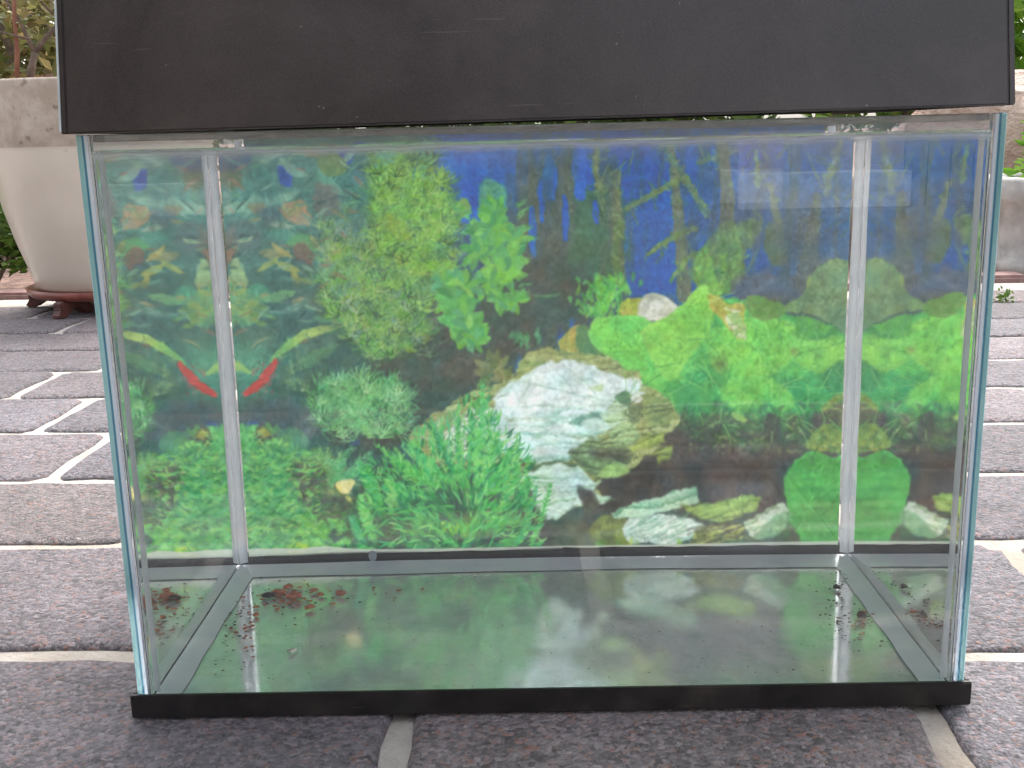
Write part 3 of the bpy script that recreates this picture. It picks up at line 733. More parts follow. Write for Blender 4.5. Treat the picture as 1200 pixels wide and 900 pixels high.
# broad-leaved stem plant
blob([(562, 214), (588, 216), (592, 262), (578, 300), (564, 262)], (92, 164, 132), (96, 168, 116), 'fine', warp=4, soft=3, alpha=.9)
def whorl(x, y, s, cols, n=7, a=.92):
    for k_ in range(n):
        an = -math.pi * (k_ + .5) / n + pr.uniform(-.25, .25)
        if pr.random() < .3: an = -an
        leaf(x, y, an, s * pr.uniform(.7, 1.15), s * .2, vary(pr.choice(cols), 14), a)
GB = [(104, 178, 82), (120, 188, 80), (92, 166, 88), (86, 158, 104)]
WH = ((578, 250, 22), (576, 266, 26), (600, 280, 24), (556, 272, 20), (578, 290, 30), (598, 300, 26), (562, 296, 26), (590, 318, 30), (572, 330, 26), (542, 248, 14), (545, 336, 28), (532, 352, 28), (540, 372, 30), (548, 388, 28), (556, 402, 22), (520, 330, 22), (585, 352, 20), (604, 350, 18))
for (x, y, s) in WH:
    whorl(x, y, s, GB, 8)
blob([(574, 314), (590, 306), (604, 316), (598, 330), (580, 328)], (124, 196, 72), None, 'fine', warp=3, soft=2)
blob([(536, 236), (544, 231), (551, 242), (546, 252), (536, 250)], (124, 164, 88), None, warp=1.6, soft=1.3)
blob([(512, 372), (536, 366), (552, 378), (562, 392), (546, 396), (532, 390)], (92, 172, 92), (104, 182, 96), 'fine', warp=3, soft=1.6)
blob([(512, 346), (534, 340), (552, 350), (548, 364), (522, 368)], (88, 164, 86), (100, 174, 90), 'fine', warp=3, soft=1.6)
blob([(580, 348), (590, 350), (596, 364), (588, 364), (581, 356)], (104, 178, 96), None, warp=1.5, soft=1.4)
for i in range(22): leaf(pr.uniform(600, 612), pr.uniform(235, 345), pr.uniform(-.6, .3), pr.uniform(8, 16), 1.6, vary((100, 176, 96), 14), .7)
whorl(574, 436, 26, [(116, 128, 84), (128, 140, 86), (104, 124, 80)], 9); whorl(590, 446, 18, [(124, 132, 84)], 6)
for i in range(16): leaf(pr.uniform(596, 640), pr.uniform(396, 410), pr.uniform(-2.0, -1.1), pr.uniform(8, 18), 2.2, vary((84, 156, 100), 16), .7)
leaf(624, 345, -.02, 34, 1.6, (96, 152, 84), .7)

# --- right hand branches and moss
for pts, w_, c in (([(786, 165), (796, 250), (802, 345)], (4, 6, 9), (112, 116, 84)), ([(775, 168), (800, 205), (828, 250)], (3, 4, 5), (92, 130, 108)), ([(735, 245), (770, 222), (806, 206)], (3, 4, 2.5), (114, 140, 82)),
                   ([(760, 297), (786, 276), (815, 268)], (2.5, 3.6, 3), (120, 152, 84)), ([(820, 190), (838, 184), (862, 176)], (3, 2.6, 2), (120, 150, 130)), ([(724, 200), (720, 260), (728, 330)], (3, 7, 5), (96, 108, 80)),
                   ([(845, 165), (858, 240), (850, 330)], (6, 8, 14), (112, 118, 86)), ([(903, 218), (908, 245), (914, 270)], (3, 4, 4), (130, 146, 86)), ([(985, 166), (974, 200), (968, 226)], (3, 4, 4), (126, 150, 138)), ([(958, 230), (950, 280), (945, 330)], (5, 8, 14), (96, 104, 94)),
                   ([(886, 176), (890, 200), (888, 218)], (2, 2.4, 3), (110, 160, 130)), ([(815, 300), (838, 285), (856, 262)], (4, 6, 5), (106, 140, 76)), ([(700, 172), (694, 215), (706, 235)], (2, 3, 2), (110, 124, 84)), ([(726, 262), (718, 290), (724, 330)], (4, 5, 5), (92, 122, 72)), ([(785, 330), (800, 305), (815, 296)], (2, 3, 2), (110, 150, 80))):
    stroke(pts, w_, c, .85)
    for i in range(34):
        t = pr.random(); p = [(1 - t) ** 2 * pts[0][j] + 2 * t * (1 - t) * pts[1][j] + t * t * pts[2][j] for j in (0, 1)]
        leaf(p[0] + pr.gauss(0, 4), p[1] + pr.gauss(0, 3), pr.uniform(0, 6.28), pr.uniform(3, 7), 1.5, vary(pr.choice([(120, 156, 78), (96, 136, 84), (128, 140, 92), c]), 16), .6)
moss = [(812, 320), (822, 298), (840, 280), (862, 268), (876, 262), (892, 262), (886, 282), (872, 300), (868, 330), (850, 344), (818, 350)]
blob(moss, (96, 142, 76), (112, 168, 74), 'fine', warp=6, soft=3)
for (x, y) in scatter(moss, 240): leaf(x, y, pr.uniform(-2.4, -.4), pr.uniform(4, 10), 1.6, vary(pr.choice([(120, 180, 74), (98, 160, 84), (132, 172, 84), (84, 128, 72)]), 16), .65)
blob([(896, 268), (912, 262), (921, 276), (922, 306), (906, 312), (896, 296)], (86, 118, 80), (76, 104, 78), 'fine', warp=3, soft=2)
blob([(888, 300), (898, 296), (896, 322), (886, 326)], (52, 86, 156), None, warp=2, soft=1.6)
blob([(862, 318), (930, 320), (960, 300), (1012, 330), (1010, 360), (930, 356), (860, 350)], (100, 102, 104), (110, 112, 100), 'mid', warp=8, soft=6, alpha=.8)
blob([(935, 250), (958, 246), (964, 300), (950, 320), (930, 310)], (98, 104, 100), None, warp=6, soft=6, alpha=.6)

murk = sm(835, 930, gx_ + (N['big'] - .5) * 80) * sm(205, 225, gy_) * sm(345, 320, gy_)
put(murk * (.25 + .4 * sm(.4, .65, N['vert'])), (98, 104, 108))  # grey haze over the blue, painted into the print
put(sm(760, 900, gx_) * sm(345, 300, gy_) * .28 * sm(.35, .7, N['mid']), (112, 112, 122))
put(sm(600, 640, gx_) * sm(345, 320, gy_) * .5 * sm(.5, .7, N['vert']), (82, 98, 92))
# --- green clumps, far rocks
for i in range(150):
    x, y = pr.gauss(708, 15), pr.uniform(330, 374); leaf(x, y, pr.uniform(-2.3, -.8), pr.uniform(6, 15), 2.2, vary(pr.choice([(92, 186, 92), (116, 200, 92), (78, 160, 84), (104, 172, 70)]), 18), .75)
blob([(654, 398), (664, 386), (684, 382), (690, 402), (676, 414), (660, 412)], (164, 164, 78), (186, 164, 84), 'fine', warp=3, soft=1.4)
blob([(676, 384), (692, 386), (712, 424), (690, 418), (676, 412)], (86, 130, 84), None, 'fine', warp=2, soft=2)
blob([(728, 356), (742, 350), (756, 352), (756, 372), (738, 374), (728, 368)], (174, 172, 80), (160, 176, 72), 'fine', warp=2, soft=1.3)
blob([(748, 360), (758, 346), (768, 345), (784, 352), (796, 360), (790, 374), (766, 376), (748, 380)], (226, 222, 206), (196, 196, 170), 'fine', warp=2, soft=1.3)
# --- the lettuce-like leaves
massR = [(700, 400), (740, 390), (800, 380), (832, 352), (870, 352), (935, 372), (1000, 392), (1045, 384), (1045, 520), (940, 520), (880, 500), (800, 500), (776, 470), (740, 445)]
blob(massR, (84, 176, 92), (112, 198, 92), 'mid', lo=.3, hi=.7, warp=5, soft=2.5)
blob([(800, 440), (870, 440), (930, 440), (1010, 430), (1010, 505), (860, 500), (795, 495)], (74, 162, 98), (88, 176, 96), 'mid', warp=8, soft=8, alpha=.85)
LE = ((150, 216, 110), 3.0, .55)
blob([(690, 386), (702, 372), (734, 370), (764, 380), (778, 410), (766, 444), (734, 434), (706, 416), (693, 402)], (122, 210, 88), (108, 200, 90), 'mid', warp=2.5, soft=1.3, edge=LE)
blob([(828, 395), (862, 378), (905, 372), (934, 386), (930, 420), (900, 440), (860, 446), (838, 430)], (134, 208, 88), (116, 200, 88), 'mid', warp=4, soft=2.2, edge=LE)
blob([(752, 386), (786, 368), (812, 342), (826, 334), (834, 352), (832, 388), (818, 408), (800, 432), (784, 446), (766, 428), (756, 404)], (130, 206, 84), (142, 212, 90), 'mid', warp=2, soft=1.3, edge=((156, 214, 104), 2.6, .6))
blob([(826, 376), (832, 396), (850, 424), (858, 446), (848, 440), (830, 412)], (98, 178, 84), None, warp=1.5, soft=1.5, alpha=.7)
blob([(850, 446), (880, 438), (916, 452), (930, 470), (918, 492), (884, 494), (862, 482), (846, 466)], (132, 212, 94), (114, 202, 92), 'mid', warp=3, soft=2.2, edge=LE)
blob([(930, 392), (966, 386), (1002, 400), (1045, 396), (1045, 430), (960, 436), (932, 424)], (134, 204, 90), (112, 194, 88), 'mid', warp=4, soft=2.6, edge=LE)
blob([(936, 372), (960, 376), (986, 390), (952, 398), (934, 392)], (92, 164, 76), (84, 152, 80), 'fine', warp=3, soft=2)
blob([(964, 440), (984, 424), (1010, 428), (1045, 428), (1045, 460), (975, 462)], (80, 150, 90), (72, 136, 84), 'fine', warp=3, soft=3)
for i in range(420):
    x, y = pr.choice(scatter(massR, 1)); c = pr.choice([(146, 214, 108), (92, 176, 90), (132, 206, 96), (78, 164, 96)])
    an = pr.uniform(0, 3.14); stroke([(x, y), (x + math.cos(an) * 8, y + math.sin(an) * 6 + 2), (x + math.cos(an) * pr.uniform(10, 24), y + math.sin(an) * 14)], (.7, .5), vary(c, 12), .28)
glow(844, 428, 9, 9, (122, 140, 84), .8); glow(930, 412, 5, 4, (140, 140, 80), .7); glow(958, 414, 6, 5, (100, 150, 80), .6); glow(838, 448, 10, 7, (92, 150, 84), .5)
blob([(830, 344), (842, 346), (852, 356), (870, 356), (874, 372), (872, 396), (856, 390), (842, 374), (832, 362)], (196, 184, 92), (168, 170, 74), 'fine', warp=3, soft=1.3)
blob([(848, 372), (862, 364), (874, 380), (874, 396), (858, 390)], (214, 220, 184), (150, 180, 110), 'fine', warp=3, soft=1.4)
stroke([(850, 362), (860, 364), (868, 364)], (1.6, 1.2), (224, 218, 176), .9)
blob([(872, 352), (888, 346), (914, 356), (922, 364), (900, 376), (880, 368)], (104, 150, 74), (116, 156, 84), 'fine', warp=2, soft=1.5)
blob([(918, 362), (936, 350), (938, 366), (928, 366)], (124, 160, 100), None, warp=2, soft=1.5)
blob([(936, 362), (944, 336), (960, 312), (984, 304), (1012, 308), (1045, 310), (1045, 392), (1000, 394), (968, 376)], (112, 144, 104), (122, 150, 98), 'mid', warp=3, soft=1.6)
for i in range(60): x, y = scatter([(940, 360), (960, 315), (1000, 308), (1040, 312), (1000, 390)], 1)[0]; stroke([(x, y), (x + 10, y - 5), (x + 22, y - 2)], (.8, .5), vary((128, 158, 112), 12), .4)
leaf(946, 336, -1.3, 16, 3, (150, 172, 96), .8); glow(985, 330, 9, 8, (112, 160, 128), .6)
put(sm(425, 500, gy_ + (N['mid'] - .5) * 50) * sm(760, 800, gx_) * sm(520, 500, gy_) * .55, (62, 142, 86))
for i in range(260):
    x, y = pr.uniform(780, 1035), pr.uniform(470, 512)
    leaf(x, y, pr.uniform(.6, 2.5), pr.uniform(6, 20), pr.uniform(1.5, 4), vary(pr.choice([(72, 146, 86), (60, 120, 78), (84, 158, 88), (66, 96, 72)]), 12), .5)
# --- dark cave and far right stones
cave = [(792, 500), (830, 498), (870, 502), (940, 498), (962, 480), (1045, 478), (1045, 540), (930, 545), (924, 600), (880, 600), (800, 596), (700, 605), (690, 580), (710, 540), (770, 520)]
blob(cave, (86, 82, 76), (78, 78, 72), 'mid', warp=9, soft=7)
blob([(800, 490), (850, 486), (900, 492), (940, 486), (950, 520), (900, 524), (850, 522), (800, 512)], (82, 112, 76), (78, 88, 72), 'fine', warp=6, soft=5, alpha=.9)
for i in range(170):
    x, y = pr.uniform(800, 950), pr.uniform(484, 530); leaf(x, y, pr.uniform(0, 3.1), pr.uniform(3, 8), 1.3, vary(pr.choice([(110, 150, 84), (84, 124, 78), (70, 84, 66), (140, 164, 100)]), 14), .55)
blob([(896, 490), (906, 486), (916, 492), (916, 520), (906, 526), (896, 516)], (76, 84, 70), None, warp=2, soft=2)
blob([(860, 484), (876, 492), (870, 496), (858, 490)], (150, 196, 100), None, warp=1, soft=1.2, alpha=.8)
blob([(866, 528), (884, 560), (896, 596), (840, 590), (820, 560), (840, 534)], (96, 84, 78), None, 'mid', warp=5, soft=4, alpha=.7)
blob([(964, 474), (980, 462), (1000, 456), (1045, 452), (1045, 470), (1000, 466), (976, 476), (966, 482)], (154, 176, 92), (120, 150, 80), 'fine', warp=4, soft=1.6)
blob([(960, 484), (980, 476), (1010, 472), (1010, 500), (974, 500)], (92, 100, 78), (112, 110, 84), 'fine', warp=4, soft=3)
blob([(946, 522), (956, 504), (978, 498), (1000, 502), (1045, 500), (1045, 532), (990, 530), (952, 530)], (138, 158, 78), (104, 132, 74), 'fine', warp=4, soft=1.8)
for i in range(120): x, y = pr.uniform(948, 1040), pr.uniform(500, 530); leaf(x, y, pr.uniform(0, 3.1), 4, 1.3, vary(pr.choice([(166, 176, 88), (112, 146, 80), (90, 100, 70)]), 16), .6)
# --- round leaf
blob([(919, 572), (924, 550), (940, 534), (956, 530), (975, 536), (1000, 530), (1045, 536), (1045, 640), (940, 640), (926, 610)], (80, 158, 78), (98, 182, 88), 'strata2', warp=2.0, soft=1.3, edge=((112, 196, 100), 3, .5))
for i in range(120): x, y = pr.uniform(930, 1040), pr.uniform(545, 632); stroke([(x, y), (x + 8, y + pr.uniform(-3, 3)), (x + 18, y + pr.uniform(-3, 3))], (.8, .5), vary(pr.choice([(106, 190, 96), (74, 150, 78)]), 10), .4)
leaf(952, 534, 1.3, 14, 2.2, (74, 120, 76), .5)

# --- lower right rocks
blob([(676, 640), (690, 616), (712, 604), (732, 606), (744, 640), (744, 665), (670, 665)], (128, 148, 76), (98, 112, 66), 'fine', warp=3, soft=1.6)
rock([(714, 600), (740, 590), (772, 580), (800, 572), (818, 574), (816, 588), (790, 598), (752, 606), (720, 606)], (196, 226, 192), (164, 206, 166), (118, 170, 130), 6, .3, 4, 1.6, 1, .02, 6)
rock([(728, 620), (738, 606), (764, 604), (806, 606), (824, 616), (814, 630), (790, 638), (748, 638), (732, 632)], (232, 240, 226), (196, 220, 200), (120, 168, 136), 10, .45, 5, 1.6, 1, .02, 8)
for i in range(46): x, y = pr.uniform(734, 812), pr.uniform(608, 634); stroke([(x, y), (x + 5, y - 2), (x + pr.uniform(8, 18), y - pr.uniform(4, 10))], (1.2, .5), vary((140, 190, 156), 14), .55)
rock([(800, 592), (836, 588), (880, 580), (894, 586), (884, 600), (846, 612), (816, 606)], (160, 192, 104), (138, 172, 86), (92, 112, 66), 7, .35, 4, 1.8, 1, .02, 12)
rock([(806, 640), (820, 618), (850, 612), (876, 620), (872, 634), (840, 640), (830, 665), (800, 665)], (190, 194, 96), (156, 164, 78), (88, 92, 62), 9, .4, 5, 1.8, 1, .05, 13)
for i in range(60): x, y = pr.uniform(806, 890), pr.uniform(606, 640); stroke([(x, y), (x + 8, y - 2), (x + 20, y - 6)], (1.6, .6), vary((88, 92, 66), 10), .5)
rock([(872, 614), (890, 602), (916, 592), (926, 600), (924, 620), (896, 630), (880, 628)], (208, 218, 190), (170, 196, 156), (110, 148, 100), 7, .5, 4, 1.6, 1, .0, 14)
blob([(884, 628), (910, 606), (928, 604), (926, 616), (906, 630)], (124, 172, 118), None, warp=2, soft=2, alpha=.8)
blob([(850, 640), (900, 634), (930, 618), (936, 640), (936, 665), (850, 665)], (92, 96, 76), (74, 104, 68), 'fine', warp=4, soft=2)
leaf(735, 642, -1.1, 14, 2.4, (170, 206, 90), .9); leaf(795, 642, -1.5, 12, 3, (150, 196, 84), .9); leaf(697, 644, -.9, 10, 2, (170, 200, 90), .9)
for i in range(60): leaf(pr.uniform(610, 950), 646, pr.uniform(-2.4, -.7), pr.uniform(6, 14), 1.5, vary((96, 160, 84), 18), .55)

# --- the main rock
outline = [(478, 514), (490, 498), (512, 484), (532, 472), (548, 462), (570, 452), (600, 444), (606, 428), (616, 414), (632, 408), (656, 408), (684, 414), (722, 424), (748, 438), (752, 452), (770, 458), (788, 474), (797, 492), (788, 506), (770, 512), (780, 524), (774, 534), (752, 540), (730, 556), (712, 552), (698, 572), (706, 580), (690, 592), (668, 596), (650, 610), (622, 616), (560, 600), (510, 560), (484, 536)]
rock(outline, (178, 188, 128), (140, 152, 92), (92, 98, 70), 7, .22, 5, 1.5, 1, .02, 2)
blob([(604, 440), (612, 420), (640, 409), (676, 412), (700, 420), (672, 426), (640, 430), (614, 446)], (140, 158, 92), (168, 176, 112), 'strata', warp=3, soft=1.5)
rock([(520, 500), (548, 480), (572, 478), (590, 482), (585, 520), (556, 540), (525, 530)], (238, 242, 230), (206, 222, 200), (150, 178, 140), 7, .3, 5, 2, 1, -.05, 15)
blob([(492, 510), (512, 492), (530, 484), (526, 504), (500, 524)], (206, 216, 190), (150, 170, 110), 'fine', warp=3, soft=1.8)
white = [(574, 487), (581, 468), (611, 440), (638, 427), (662, 422), (700, 433), (751, 448), (746, 461), (736, 479), (716, 480), (702, 487), (650, 489), (602, 489)]
rock(white, (234, 246, 239), (212, 236, 224), (152, 198, 172), 2.6, .16, 5.5, 2.6, 1, -.18, 3)
for pts, c in (([(640, 430), (668, 426), (652, 450), (622, 468), (606, 456)], (246, 249, 244)), ([(668, 426), (720, 442), (700, 462), (656, 456)], (232, 241, 232)), ([(700, 462), (748, 451), (732, 477), (704, 483), (668, 476)], (214, 230, 214)), ([(584, 468), (606, 456), (622, 468), (604, 486), (578, 483)], (236, 243, 236))):
    blob(pts, c, None, warp=3, soft=2.5, alpha=.55, smooth=False)
for pts in ([(612, 446), (650, 458), (736, 474)], [(590, 478), (640, 470), (700, 484)], [(660, 430), (690, 446), (700, 470)], [(625, 436), (618, 462), (600, 484)]):
    stroke(pts, (.6, 1.5, .5), (176, 206, 184), .6)
stra = [(574, 488), (620, 490), (664, 486), (706, 482), (722, 492), (712, 504), (700, 512), (706, 524), (690, 536), (640, 546), (600, 536), (582, 520)]
rock(stra, (224, 243, 233), (190, 226, 208), (104, 168, 140), 5.2, .04, 6, 2.2, 1, -.06, 5)
for i in range(22):
    x, y = scatter(stra, 1)[0]; L = pr.uniform(14, 44); up_ = pr.uniform(-4, 3)
    stroke([(x - L / 2, y), (x, y + up_), (x + L / 2, y - 1)], (.6, pr.uniform(.8, 2.2), .4), vary(pr.choice([(112, 176, 150), (240, 246, 240), (130, 170, 120), (150, 200, 180), (236, 244, 238)]), 14), .5)
for i in range(12):
    x, y = scatter(white, 1)[0]; L = pr.uniform(16, 46)
    stroke([(x - L / 2, y + 4), (x, y), (x + L / 2, y - 2)], (.5, pr.uniform(.6, 1.6), .4), vary(pr.choice([(192, 216, 196), (248, 250, 246), (204, 220, 204)]), 8), .45)
blob([(690, 454), (706, 450), (704, 458), (694, 458)], (180, 204, 140), None, warp=1.5, soft=1.6, alpha=.7)
for pts, c in (([(668, 494), (694, 484), (716, 486), (706, 494), (684, 498)], (120, 164, 142)), ([(720, 466), (736, 460), (740, 478), (726, 482)], (104, 140, 104)), ([(736, 484), (752, 472), (752, 492), (738, 500)], (110, 132, 92))):
    blob(pts, c, None, warp=2, soft=1.6)
blob([(682, 494), (700, 490), (708, 498), (700, 506), (686, 500)], (200, 226, 208), None, 'fine', warp=2, soft=1.3)
rock([(702, 488), (720, 470), (735, 479), (740, 490), (728, 499), (712, 498)], (206, 226, 192), (172, 200, 146), (116, 148, 100), 8, .3, 4, 1.6, 1, .02, 21)
blob([(740, 462), (754, 460), (752, 470), (742, 472)], (228, 236, 222), None, warp=1.5, soft=1.3)
rock([(712, 503), (741, 495), (748, 510), (738, 521), (716, 519)], (172, 200, 144), (134, 166, 112), (88, 112, 80), 9, .25, 5, 1.8, 1, .05, 22)
rock([(752, 468), (776, 464), (794, 486), (786, 498), (764, 498), (750, 488)], (150, 168, 104), (116, 138, 84), (80, 88, 64), 8, .3, 8, 2.4, 1, .05, 9)
rock([(664, 530), (690, 516), (730, 518), (746, 528), (730, 550), (700, 560), (676, 550)], (146, 174, 116), (108, 134, 88), (78, 80, 68), 9, -.1, 5, 2, 1, .12, 11)
blob([(690, 530), (724, 524), (744, 530), (730, 538), (704, 540)], (86, 86, 72), None, 'fine', warp=5, soft=5, alpha=.75)
rock([(739, 523), (757, 509), (780, 505), (779, 517), (764, 527), (744, 529)], (176, 194, 98), (140, 160, 82), (84, 94, 60), 9, .4, 4, 1.5, 1, .05, 23)
rock([(768, 531), (786, 522), (784, 538), (771, 545)], (158, 176, 94), (122, 140, 78), (80, 84, 60), 9, .3, 4, 1.6, 1, .05, 24)
blob([(700, 556), (716, 544), (738, 550), (736, 556), (716, 560)], (156, 188, 110), None, 'fine', warp=2.5, soft=1.5)
blob([(614, 548), (650, 540), (674, 546), (668, 552), (640, 548), (616, 556)], (96, 124, 92), None, warp=2.5, soft=1.6)
lowf = [(610, 562), (632, 546), (656, 546), (682, 552), (699, 568), (690, 578), (716, 582), (704, 592), (676, 592), (652, 608), (622, 616), (606, 600)]
rock(lowf, (220, 240, 222), (190, 222, 194), (126, 172, 124), 7, .04, 5, 1.8, 1, -.08, 7)
rock([(646, 546), (678, 550), (698, 568), (688, 576), (650, 576)], (214, 238, 228), (196, 224, 208), (160, 200, 176), 5, .1, 3, 2, 1, -.1, 4)
for i in range(24):
    x, y = scatter(lowf, 1)[0]; L = pr.uniform(10, 34)
    stroke([(x - L / 2, y + 2), (x, y), (x + L / 2, y - 1)], (.5, pr.uniform(.8, 2), .4), vary(pr.choice([(126, 180, 130), (230, 240, 224), (150, 186, 110), (176, 214, 190)]), 14), .5)
for i in range(90):
    x, y = scatter(outline, 1)[0]; L = pr.uniform(8, 26)
    if x < 600 or x > 716: stroke([(x - L / 2, y + 3), (x, y), (x + L / 2, y - 3)], (.5, pr.uniform(.8, 1.8), .4), vary(pr.choice([(90, 104, 68), (176, 184, 116), (120, 140, 84)]), 14), .5)
blob([(676, 572), (700, 586), (690, 604), (660, 612), (628, 622), (600, 640), (600, 665), (690, 665), (690, 620)], (90, 86, 80), (84, 96, 76), 'mid', warp=5, soft=3)

# --- left bush and its neighbours
blob([(240, 520), (272, 500), (296, 506), (300, 520), (330, 520), (352, 540), (362, 560), (368, 600), (372, 650), (225, 660), (225, 540)], (84, 160, 92), (76, 142, 92), 'fine', warp=7, soft=3)
for i in range(900):
    x = pr.uniform(228, 372); top_ = 504 + abs(x - 275) * .28; y = pr.uniform(top_, 652)
    c = pr.choice([(98, 186, 98), (112, 196, 104), (84, 168, 96), (128, 198, 104), (76, 148, 92), (104, 178, 116), (150, 196, 100) if y < 540 else (92, 170, 96)])
    leaf(x, y, pr.choice([-.3, 3.4]) + pr.gauss(0, .5), pr.uniform(6, 14), pr.uniform(1.4, 2.8), vary(c, 16), .7)
for i in range(60):
    x = pr.gauss(305, 14); leaf(x, pr.uniform(506, 512), pr.uniform(-1.9, -1.1), pr.uniform(5, 12), 1.8, vary((104, 184, 96), 14), .5)
    x = pr.gauss(272, 16); leaf(x, pr.uniform(508, 524), pr.uniform(-1.9, -1.1), pr.uniform(8, 16), 2, vary((112, 190, 108), 14), .7)
blob([(300, 502), (314, 504), (318, 510), (302, 522)], (88, 80, 72), None, warp=4, soft=3, alpha=.8)
blob([(300, 506), (310, 503), (317, 510), (308, 512)], (168, 176, 92), None, 'fine', warp=2, soft=1.5)
blob([(324, 512), (334, 502), (352, 506), (360, 518), (352, 536), (336, 530)], (84, 136, 104), (76, 122, 96), 'mid', warp=2, soft=1.6)
blob([(324, 516), (338, 512), (346, 530), (332, 532)], (92, 158, 104), None, warp=2, soft=1.5)
blob([(340, 545), (368, 540), (400, 555), (412, 590), (410, 612), (380, 614), (352, 590)], (84, 92, 80), (92, 104, 84), 'fine', warp=7, soft=4)
for i in range(230):
    x, y = pr.uniform(340, 420), pr.uniform(536, 620); leaf(x, y, pr.uniform(-.5, .5) + pr.choice([0, 3.14]), pr.uniform(5, 12), 1.6, vary(pr.choice([(124, 156, 100), (96, 150, 96), (150, 160, 100), (84, 128, 84)]), 16), .6)
for i in range(12):
    frond(pr.uniform(378, 400), pr.uniform(560, 572), pr.uniform(356, 440), pr.uniform(522, 556), pr.uniform(-6, 6), 6, [(112, 178, 112), (128, 184, 108), (98, 166, 104)], 8, .8)
blob([(392, 568), (402, 562), (414, 562), (412, 572), (404, 578), (396, 576)], (228, 220, 118), (236, 226, 160), 'fine', warp=2, soft=1.4)
leaf(404, 582, .6, 14, 2.6, (196, 196, 100), .8)
for i in range(170):
    x, y = pr.uniform(345, 425), pr.uniform(606, 648); leaf(x, y, pr.uniform(-.7, .7) + pr.choice([0, 3.14]), pr.uniform(6, 14), 2.2, vary(pr.choice([(104, 186, 96), (126, 204, 96), (88, 168, 96)]), 16), .7)
blob([(336, 642), (346, 636), (358, 640), (356, 650), (338, 650)], (168, 210, 78), None, 'fine', warp=2, soft=1.4)
# --- the ferns in front
FG = [(98, 198, 108), (84, 184, 106), (118, 208, 104), (78, 174, 108), (104, 194, 98)]
FD = [(76, 160, 104), (80, 148, 96), (72, 142, 98)]
blob([(424, 560), (470, 545), (530, 550), (590, 560), (626, 580), (632, 665), (424, 665)], (78, 112, 84), (86, 88, 80), 'mid', warp=8, soft=5)
for i in range(44): frond(pr.gauss(520, 50), pr.uniform(600, 655), pr.gauss(520, 62), pr.uniform(545, 630), pr.uniform(-14, 14), 8, FD, 9, .7)
blob([(444, 600), (480, 590), (476, 640), (448, 646)], (86, 92, 84), None, warp=6, soft=5, alpha=.7)
blob([(500, 566), (540, 572), (545, 604), (510, 606)], (84, 96, 88), None, warp=6, soft=6, alpha=.75)
blob([(548, 626), (590, 622), (596, 648), (548, 650)], (88, 92, 82), None, warp=6, soft=5, alpha=.7)
FR = ((556, 566, 566, 446, 6, 11), (548, 556, 552, 482, 4, 9), (540, 560, 538, 488, -3, 8), (536, 560, 505, 496, -4, 11), (530, 566, 478, 520, -8, 11), (524, 566, 438, 519, -9, 9), (520, 570, 464, 546, -8, 10), (512, 580, 456, 566, -6, 9),
                               (560, 570, 584, 506, 5, 11), (566, 574, 598, 528, 5, 12), (570, 580, 606, 548, 8, 12), (572, 590, 616, 590, 14, 11), (565, 600, 622, 610, 12, 9), (556, 570, 574, 488, 5, 10), (586, 600, 606, 524, 8, 11), (596, 606, 618, 560, 6, 10), (462, 620, 452, 560, 4, 14), (470, 630, 470, 566, 2, 14), (452, 610, 428, 545, -5, 12), (444, 600, 420, 540, -4, 10),
                               (440, 640, 420, 580, -5, 12), (480, 640, 492, 590, 5, 9), (560, 620, 600, 600, 6, 9), (545, 615, 505, 575, -8, 9), (535, 640, 500, 610, -5, 9), (540, 645, 560, 606, 5, 8), (580, 640, 618, 625, 5, 8), (430, 646, 412, 606, -4, 9), (486, 642, 528, 616, -3, 4), (560, 560, 560, 500, -4, 10), (508, 566, 492, 530, -4, 10), (604, 640, 622, 590, 4, 8), (622, 640, 644, 566, 4, 6))
for (x0, y0, x1, y1, b, wd) in FR:
    frond(x0, y0, x1, y1, b, wd * .72, FG, 13, .92)
for i in range(120):
    x, y = pr.uniform(425, 630), pr.uniform(560, 648); leaf(x, y, pr.uniform(-2.8, -.3), pr.uniform(5, 13), 1.5, vary(pr.choice(FG + [(140, 206, 100)]), 16), .6)
for i in range(60): leaf(pr.gauss(546, 14), pr.uniform(610, 632), pr.uniform(-2.6, -.5), 8, 2.2, vary((142, 204, 84), 14), .7)
# break every painted edge and tone: fine domain warp, mottle at three scales
ww = [(vnoise(c_, c_, 900 + i) - .5) * a_ for i, (c_, a_) in enumerate(((5, 1.2), (5, 1.2), (13, 2.8), (13, 2.8), (2.6, .7), (2.6, .7)))]
wxx = np.clip(xx + (ww[0] + ww[2] + ww[4]) * PS, 0, PWX - 1).astype(int); wyy = np.clip(yy + (ww[1] + ww[3] + ww[5]) * PS, 0, PHY - 1).astype(int)
cv = cv[wyy, wxx]
mot = 1 + .13 * (vnoise(4, 4, 950) - .5) + .12 * (vnoise(9, 7, 951) - .5) + .14 * (vnoise(24, 20, 952) - .5) + .16 * (vnoise(1.8, 1.8, 953) - .5)
cv = cv * mot[..., None]
hue = (vnoise(15, 15, 954) - .5) * 14; cv[..., 0] += hue; cv[..., 2] -= hue * .6
for _b in range(2): cv = (cv * 4 + np.roll(cv, 1, 0) + np.roll(cv, -1, 0) + np.roll(cv, 1, 1) + np.roll(cv, -1, 1)) / 8
